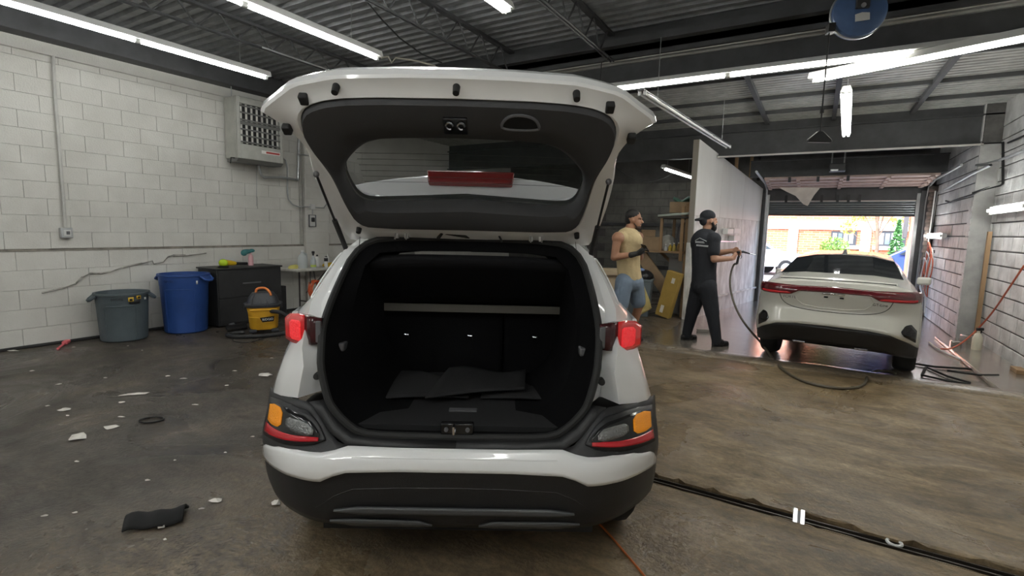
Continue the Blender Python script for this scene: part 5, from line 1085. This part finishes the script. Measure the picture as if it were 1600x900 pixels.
bottle('white_bottle', 'white bottle with black cap at the back of the folding table', (X_-.12, ty(494, 418)+.12), [(0, 0), (.038, 0), (.038, .15), (.026, .175), (.014, .185), (0, .185)], WPL, ([(0, .185), (.017, .185), (.016, .215), (0, .215)], BLACKP))
c_ = bottle('aerosol_can', 'black and white aerosol can at the front of the table', (X_+.14, ty(500, 418)+.02), [(0, 0), (.033, 0), (.033, .10), (.0335, .16), (.026, .18), (0, .18)], WPL, ([(0, .18), (.022, .18), (.022, .205), (0, .205)], STEELB)); MB().lathe([(.034, .11), (.0345, .11), (.0345, .17), (.034, .17)], (0, 0, 0), 18).build('dark_band', BLACKP, c_)
bottle('narrow_white_bottle', 'narrow white bottle with pointed cap behind the aerosol can', (X_-.10, ty(505, 415)+.18), [(0, 0), (.028, 0), (.028, .16), (.012, .19), (0, .19)], WPL, ([(0, .19), (.010, .19), (.004, .235), (0, .235)], WPL))
for lab, px, mt, nm, sz in (('crumpled pale yellow rag at the left end of the table', 459, mat('pale_yellow', (.55, .50, .15), .9, var=.2), 'yellow_rag', .09), ('bright yellow microfibre cloths heaped at the right of the table', 514, mat('bright_yellow', (.75, .48, .03), .9, var=.2), 'yellow_cloth', .12)):
    m = MB(); m.ell((0, 0, .03), (sz*.7, sz, .045), 18, 10); o = m.build(nm, mt, smooth=180); o.location = (X_-.02, ty(px, 418), tz-.004); tag(o, lab, 'cloth')
    tx_ = bpy.data.textures.new(nm, 'CLOUDS'); tx_.noise_scale = .05; sd2 = o.modifiers.new('s', 'SUBSURF'); sd2.levels = sd2.render_levels = 1; dm = o.modifiers.new('d', 'DISPLACE'); dm.texture = tx_; dm.strength = .05
ec = thing('extension_cord', 'coiled orange extension cord hanging under the folding table', 'cord', (tx1-.10, ty0+.42, .42))
ORC = mat('orange_cord', (.70, .13, .04), .5); rn = random.Random(4)
for k in range(7): MB().tube([(.02*k-.05, .10*math.cos(t)+rn.uniform(-.01, .01), .16*math.sin(t)+rn.uniform(-.01, .01)) for t in np.linspace(0, 6.28, 20)[:-1]], .008, 6, True).build('coil', ORC, ec)
MB().tube([(.03, -.02, -.16), (.05, -.14, -.32), (.04, -.2, -.40)], .012, 6).build('tail', DKM, ec); MB().tube([(0, .02, .15), (-.02, .0, .33)], .010, 6).build('hook', DKM, ec)
# ================================================================ store behind the partition
sh = thing('wooden_shelf', 'rough wooden shelf rack beside the partition end', 'shelf', (0, 0, 0))
sx0, sx1, sy0, sy1 = -2.85, -1.98, 9.62, 10.35
for x, y in ((sx1-.04, sy0+.04), (sx1-.04, sy1-.04), (-2.42, sy1-.04), (-2.50, sy0+.05)): MB().box((x, y, 1.05 if x > -2.2 else 1.525), (.09 if x > -2.2 else .05, .08 if x > -2.2 else .05, 2.1 if x > -2.2 else .61)).build('post', WOOD, sh, bevel=.004)
MB().box((sx1-.13, sy0+.0, 1.55), (.06, .03, 1.0)).build('post_batten', WOOD, sh)
MB().bx(sx0, sx1, sy0, sy1, 1.19, 1.225).build('lower_board', WOOD, sh); MB().bx(-2.55, sx1, sy0-.06, sy1, 1.83, 1.87).build('upper_board', mat('dark_board', (.06, .05, .04), .8), sh)
MB().prism([(-2.06, sy1-.1, .62), (-2.06, sy1-.1, .70), (-2.62, sy1-.1, 1.19), (-2.70, sy1-.1, 1.19)], (0, .05, 0)).build('brace', WOOD, sh); MB().bx(sx0, sx1, sy1-.06, sy1, .82, .90).build('rear_rail', STEEL, sh)
def carton(lab, c, s, rz, mt=CARD, flap=True, rx=0, nm='cardboard_box', rest=None, par=None):
    t = thing(nm, lab, 'box', (c[0], c[1], c[2]), rz); t.rotation_euler = (rx, 0, rz)
    a, b, h = s; MB().bx(-a/2, a/2, -b/2, b/2, 0, h).build('carton', mt, t, bevel=.003); MB().bx(-a/2-.001, a/2+.001, -.025, .025, h-.0, h+.0025).build('tape', mat('parcel_tape', (.48, .36, .22), .35) if 'parcel_tape' not in bpy.data.materials else bpy.data.materials['parcel_tape'], t)
    return t
carton('open brown carton on the top shelf board', (-2.20, 9.95, 1.94), (.42, .40, .20), .1)
o = MB(); o.grid(lambda u, v: (-2.55+.58*u, 9.54+.5*v, 1.875+.035*math.sin(4*u)*v+.05*u), 8, 6); o = o.build('pale_folded_sheet', mat('pale_green_sheet', (.45, .50, .44), .8), solid=.04, smooth=60); tag(o, 'pale folded foam sheet on the top shelf board', 'sheet')
o = MB(); o.grid(lambda u, v: (-2.36+.36*u, 9.82+.3*v, 2.17+.04*math.sin(7*u+2)+.03*math.sin(9*v)), 8, 6); o = o.build('green_plastic_bag', mat('green_bag', (.10, .22, .17), .5, bump=.5, bscale=20), solid=.03, smooth=60); tag(o, 'crumpled green plastic on the top carton', 'bag')
carton('small brown carton high in the pile behind the phone', (-2.88, 10.12, 1.48), (.26, .22, .13), .4); carton('brown carton under the small one on the shelf', (-2.80, 10.05, 1.225), (.44, .30, .25), .1)
o = MB(); o.ell((0, 0, .14), (.16, .13, .16), 16, 10); o = o.build('clear_plastic_bag', mat('clear_bag', (.45, .44, .40), .3, bump=.8, bscale=25)); o.location = (-2.46, 10.02, 1.225); tag(o, 'bulging clear plastic bag on the lower shelf board', 'bag')
for k in range(5):
    t = thing('supply_bottle', ('short clear jar at the front of the lower shelf board', 'squat yellow bottle beside the clear jar', 'small yellow bottle in the middle of the shelf row', 'amber bottle fourth in the shelf row', 'little grey bottle at the shelf post')[k], 'bottle', (-2.42+.078*k, 9.74+.02*(k % 2), 1.225))
    MB().lathe([(0, 0), (.032, 0), (.032, .07+.01*k), (.014, .09+.012*k), (.014, .11+.012*k), (0, .11+.012*k)], (0, 0, 0), 14).build('bottle_body', [CLR, mat('amber_y', (.55, .40, .06), .4), mat('y2', (.5, .38, .10), .4), mat('amber', (.30, .18, .04), .4), GREYP][k], t); MB().lathe([(0, .11+.012*k), (.016, .11+.012*k), (.016, .13+.012*k), (0, .13+.012*k)], (0, 0, 0), 10).build('cap', WPL, t)
o = MB(); o.ell((0, 0, .25), (.12, .16, .30), 14, 10); o = o.build('grey_wrapped_bundle', mat('grey_film', (.16, .16, .17), .35, bump=.8, bscale=20)); o.location = (-2.20, 10.10, 1.225); tag(o, 'grey film wrapped bundle standing behind the shelf post', 'bundle')
# long yellow brown box leaning, bent carton behind it
ly = thing('long_leaning_box', 'long mustard box leaning against the shelf post', 'box', (-2.32, 9.42, .0)); ly.rotation_euler = (0, R(13), R(-10))
MB().bx(-.13, .13, -.08, .08, .03, .88).build('carton', mat('mustard_card', (.40, .26, .06), .75, var=.1), ly, bevel=.004); MB().bx(-.06, -.0, -.083, -.079, .10, .24).build('label', PAPER, ly); MB().bx(.0, .06, -.083, -.079, .68, .78).build('label', PAPER, ly)
lc2 = thing('bent_carton', 'bent flat carton slanting behind the mustard box', 'carton', (-2.52, 9.85, .62)); lc2.rotation_euler = (0, R(-38), 0); MB().bx(-.11, .11, -.04, .04, -.25, .62).build('carton', CARD, lc2, bevel=.004)
MB().bx(-.10, .10, -.043, -.040, -.1, .1).build('fold_panel', CARD, lc2)
wb_ = thing('white_board_sheet', 'pale board leaning behind the mustard box', 'board', (-2.20, 10.0, 0)); wb_.rotation_euler = (R(-4), 0, 0); MB().bx(-.22, .22, -.01, .01, 0, 1.1).build('board', mat('dull_board', (.28, .27, .26), .7), wb_)
gbn = thing('grey_square_bin', 'square grey bin lined with a black bag near the person in the sand top', 'bin', (-2.78, 9.42, 0), R(10))
MB().loft([[(s*a, t*a, z) for s, t in ((-1,-1),(1,-1),(1,1),(-1,1))] for a, z in ((.19, 0), (.23, .66), (.245, .66), (.245, .70), (.215, .70), (.18, .03))], True, True, True).build('tub', mat('steel_grey_bin', (.12, .145, .16), .55), gbn, bevel=.01)
blg = MB(); blg.ell((0, 0, .74), (.25, .25, .14), 18, 10); o = blg.build('bin_bag', mat('black_bag', (.012, .012, .013), .3, bump=1.0, bscale=18), gbn)
o = MB(); o.ell((0, 0, .02), (.07, .05, .03), 12, 8); o = o.build('blue_paper', mat('blue_paper', (.25, .35, .6), .8, bump=.8, bscale=30)); o.location = (-2.74, 9.30, .85); tag(o, 'crumpled blue and white wrapper on the bin bag', 'wrapper')
# towel hanging from the pocket side
b_ = Vector((-2.05, 7.05, 0)); tw = MB()
q0, q1 = ond(1008, 448, 7.35), ond(1017, 470, 7.35)
def towel(u, v):
    a = ond(1004+4*u, 446+4*u, 7.3).lerp(ond(1001+17*u, 492-10*u, 7.3), v); return a+Vector((.0, .02*math.sin(5*u+4*v), .0))
tw.grid(towel, 8, 10); o = tw.build('towel', mat('mustard_towel', (.50, .40, .16), .95, bump=.4, bscale=60), solid=.012, smooth=70); tag(o, 'mustard towel hanging beside the blue shorts', 'towel')
# cartons behind the man
carton('flattened tan carton low behind the crossover pillar', (-3.15, 8.9, 0), (.55, .40, .78), .5, mat('tan_card', (.46, .36, .24), .85)); carton('tan carton lid resting on the flattened carton', (-3.15, 8.85, .785), (.62, .46, .10), .4, bpy.data.materials['tan_card'])
# items on the partition
bxp = PA+pd*.40-pn*.014
wbx = thing('wall_dispenser', 'white box dispensers fixed on the partition beside the cap', 'dispenser', bxp+Vector((0, 0, 1.62)), math.atan2(pd.y, pd.x))
for k, (x, z, c) in enumerate(((.0, .0, WPL), (.38, .02, WPL), (.40, -.14, WPL))): MB().box((x, -.06, z), (.34, .11, .11)).build('dispenser_box', c, wbx, bevel=.008)
MB().box((.2, -.02, -.20), (1.0, .03, .03)).build('rail', STEELB, wbx)
# ================================================================ wash bay floor and right wall clutter
bt = onz(1532, 552); sp2 = thing('trigger_bottle', 'clear trigger bottle on the wet ledge by the right wall', 'bottle', (bt.x-.05, bt.y, .045), R(40))
MB().lathe([(0, 0), (.055, 0), (.058, .02), (.058, .16), (.035, .22), (.018, .24), (.018, .265), (0, .265)], (0, 0, 0), 18).build('bottle_body', mat('cream_liquid', (.62, .58, .46), .3), sp2); MB().box((.02, 0, .29), (.11, .03, .04)).build('trigger_head', BLACKP, sp2, bevel=.008); MB().tube([(.05, 0, .27), (.035, 0, .22)], .006, 5).build('trigger', BLACKP, sp2)
def fpipe(lab, pts, r, mt, nm, cat, z=None): o = MB().tube(smooth_poly([onz(x, y, r if z is None else z) for x, y in pts], 1), r, 7).build(nm, mt); return tag(o, lab, cat)
sq_ = thing('squeegee', 'black folded squeegee frame on the wet floor behind the sedan', 'squeegee', (0, 0, 0))
MB().tube([onz(x, y, .02) for x, y in ((1428, 568), (1460, 573), (1510, 576), (1558, 579))], .013, 7).build('long_handle', RUBBER, sq_); MB().tube([onz(x, y, .018) for x, y in ((1446, 574), (1440, 586), (1480, 595), (1516, 600))], .012, 7).build('lower_arm', RUBBER, sq_); MB().tube([onz(x, y, .018) for x, y in ((1448, 574), (1480, 588), (1516, 598))], .012, 7).build('upper_arm', RUBBER, sq_); MB().tube([onz(x, y, .045) for x, y in ((1480, 579), (1530, 586), (1560, 586))], .012, 7).build('blade_bar', RUBBER, sq_)
fpipe('white hose lying along the right wall footing', ((1600, 609), (1570, 590), (1540, 577), (1510, 565), (1480, 553), (1462, 544), (1452, 535)), .014, mat('white_hose', (.62, .62, .60), .5), 'white_hose', 'hose', .02)
rh = [onx(1600, 415, XR-.06), onx(1580, 445, XR-.10), onz(1552, 487, .60), onz(1530, 512, .33), onz(1505, 535, .12), onz(1485, 546, .06), onz(1470, 545, .03)]
o = MB().tube(smooth_poly(rh, 2), .011, 7).build('red_hose', mat('red_hose', (.45, .10, .05), .5)); tag(o, 'red air hose sweeping down the right block wall', 'hose')
ch_ = thing('hung_hoses', 'tangle of red and white hoses hung by the street opening', 'hose', (XRF-.10, 13.0, 1.0))
rn = random.Random(9)
for k in range(6):
    r_x, r_z = rn.uniform(.15, .32), rn.uniform(.25, .50); c = Vector((rn.uniform(-.03, .02), rn.uniform(-.9, -.1), rn.uniform(-.15, .15)))
    MB().tube([c+Vector((.015*math.sin(3*t), r_x*math.cos(t), r_z*math.sin(t))) for t in np.linspace(0, 6.28, 22)[:-1]], .011, 6, True).build('loop', bpy.data.materials['red_hose'] if k % 2 else bpy.data.materials['white_hose'], ch_)
MB().bx(0, .06, -.55, -.45, .3, .36).build('hook', STEEL, ch_)
for k in range(3): o = MB().tube([(XRF-.03-.03*k, 13.0-.10*k, 2.5), (XRF-.05-.02*k, 13.05-.08*k, 1.4), (XRF-.04, 12.98-.12*k, .1)], .012, 6).build('down_pipe', (GALV, RUBBER, bpy.data.materials['white_hose'])[k]); tag(o, ('galvanised', 'black', 'white')[k]+' service pipe down the far wall corner', 'pipe')
for k, (px, py, s) in enumerate(((1492, 545, .12), (1512, 540, .16))): p = onz(px, py); o = MB().box((p.x, p.y, s/2), (s, s*1.1, s), (0, 0, .3*k)).build('concrete_lump', FLOOR, bevel=.02); tag(o, ('small', 'larger')[k]+' wet concrete lump below the pier', 'rubble')
rd = thing('wood_offcut', 'short wooden offcut on a ledge at the right frame edge', 'wood', onx(1597, 545, XR-.08)); rd.location.z = .045; MB().bx(-.05, .05, -.12, .12, 0, .05).build('block', WOOD, rd, bevel=.004)
# ================================================================ floor clutter
def litter(lab, px, py, w_, d_, rz, mt=PAPER, nm='paper_scrap', crum=.012, grp='paper scraps on the dark floor', seed=0):
    p = onz(px, py, 0); r = random.Random(int(px*7+py)); m = MB(); N = 7
    ring = [(w_/2*math.cos(2*math.pi*k/N)*r.uniform(.5, 1.2), d_/2*math.sin(2*math.pi*k/N)*r.uniform(.5, 1.2)) for k in range(N)]
    vs = [(x, y, .002+r.uniform(0, crum*.6)) for x, y in ring]+[(x*.5, y*.5, .004+r.uniform(.3, 1)*crum) for x, y in ring]+[(0, 0, .004+crum)]
    fs = [(k, (k+1) % N, N+(k+1) % N, N+k) for k in range(N)]+[(N+k, N+(k+1) % N, 2*N) for k in range(N)]
    m.add(vs, fs); o = m.build(nm, mt, smooth=0, solid=.0015); o.location = (p.x, p.y, .001); o.rotation_euler = (0, 0, rz); return tag(o, lab, 'litter', grp)
litter('largest crumpled paper wipe on the open floor', 122, 686, .22, .13, .6, crum=.03); litter('square white paper scrap right of the largest wipe', 173, 668, .10, .10, .9, crum=.004)
litter('white paper scrap above the largest wipe', 100, 641, .13, .08, .5); litter('crumpled wipe beside the crossover rear corner', 414, 588, .16, .10, .3, crum=.03); litter('pale torn scrap left of the crossover bumper', 338, 783, .09, .05, .4)
litter('white tissue under the crossover rear corner', 432, 788, .06, .05, .2, crum=.02); litter('white strip lying by the wall foot at the left edge', 20, 549, .18, .07, .5); litter('long pale film strip on the floor', 216, 616, .30, .05, .95)
for px, py in ((50, 580), (92, 601), (74, 635), (106, 650), (287, 592), (305, 633), (222, 548), (190, 652), (165, 591), (120, 722), (118, 802), (70, 807), (273, 720), (258, 844), (262, 588), (354, 603), (366, 580), (230, 751), (316, 796), (190, 629), (115, 543), (200, 541), (352, 708), (395, 683), (425, 560)):
    litter('tiny pale paper scrap scattered on the dark floor', px, py, random.uniform(.030, .075)*(.6 if py > 700 else 1), random.uniform(.015, .035)*(.6 if py > 700 else 1), random.uniform(.2, 1.0), crum=.005, grp='tiny scraps on the dark floor')
p = onz(245, 815); rg = thing('black_rag', 'rolled black rubber mat piece lying on the floor', 'mat', (p.x, p.y, 0), R(52))
m = MB(); m.grid(lambda u, v: (-.13+.26*u, -.075+.15*v+.01*math.sin(8*u), .012+.045*math.sin(math.pi*min(1, v*1.1))+.006*math.sin(14*u)), 12, 12); m.build('sheet', mat('rag_black', (.010, .010, .010), .9), rg, solid=.012); MB().box((.04, -.082, .012), (.03, .006, .012)).build('white_tag', PAPER, rg)
p = onz(237, 657); m = MB(); m.tube([(.085*math.cos(t)*(1+.06*math.sin(2*t)), .06*math.sin(t), .006) for t in np.linspace(0, 6.28, 28)[:-1]], .006, 6, True); o = m.build('rubber_ring', RUBBER); o.location = (p.x, p.y, 0); o.rotation_euler = (0, 0, YAW); tag(o, 'thin black rubber ring on the floor', 'ring')
p = onz(95, 537); pr = thing('pink_brush', 'pink handled brush lying at the foot of the left wall', 'brush', (p.x+.12, p.y, 0), R(58)); PKM = mat('pink_plastic', (.75, .14, .16), .5); MB().box((0, .06, .025), (.06, .14, .04)).build('head', PKM, pr, bevel=.012); MB().tube([(0, -.01, .02), (0, -.26, .012)], .012, 7).build('handle', PKM, pr)
o = MB().tube(smooth_poly([onz(x, y, .006) for x, y in ((922, 806), (935, 817), (955, 838), (975, 862), (995, 885), (1015, 910), (1030, 935))], 2), .0055, 6).build('orange_cable', mat('orange_cable', (.55, .14, .03), .5)); tag(o, 'thin orange cable running out from under the crossover', 'cable')
dc = thing('drain_clip', 'bright steel strap across the drain trench', 'strap', ((onz(1248, 812)).x, (TY0+TY1)/2, -.002))
for x in (-.018, .018): MB().bx(x-.010, x+.010, -.085, .085, 0, .006).build('strap', STEELB, dc)
MB().bx(-.008, .008, -.07, .07, -.004, .001).build('web', GREYP, dc)
p = onz(1400, 851); o = MB().tube([(.032*math.cos(t), .032*math.sin(t), 0) for t in np.linspace(0, 6.28, 20)[:-1]], .008, 6, True).build('white_ring', mat('ring_white', (.8, .8, .78), .5)); o.location = (p.x, (TY0+TY1)/2+.03, -.016); tag(o, 'small white plastic ring in the drain trench', 'ring')
p = onz(1105, 519); wd = thing('wooden_batten', 'wet wooden batten on the floor between the black trousers', 'batten', (p.x, p.y, 0), R(20)); MB().bx(-.16, .16, -.03, .03, 0, .045).build('batten', mat('wet_wood', (.28, .26, .23), .4), wd, bevel=.004)
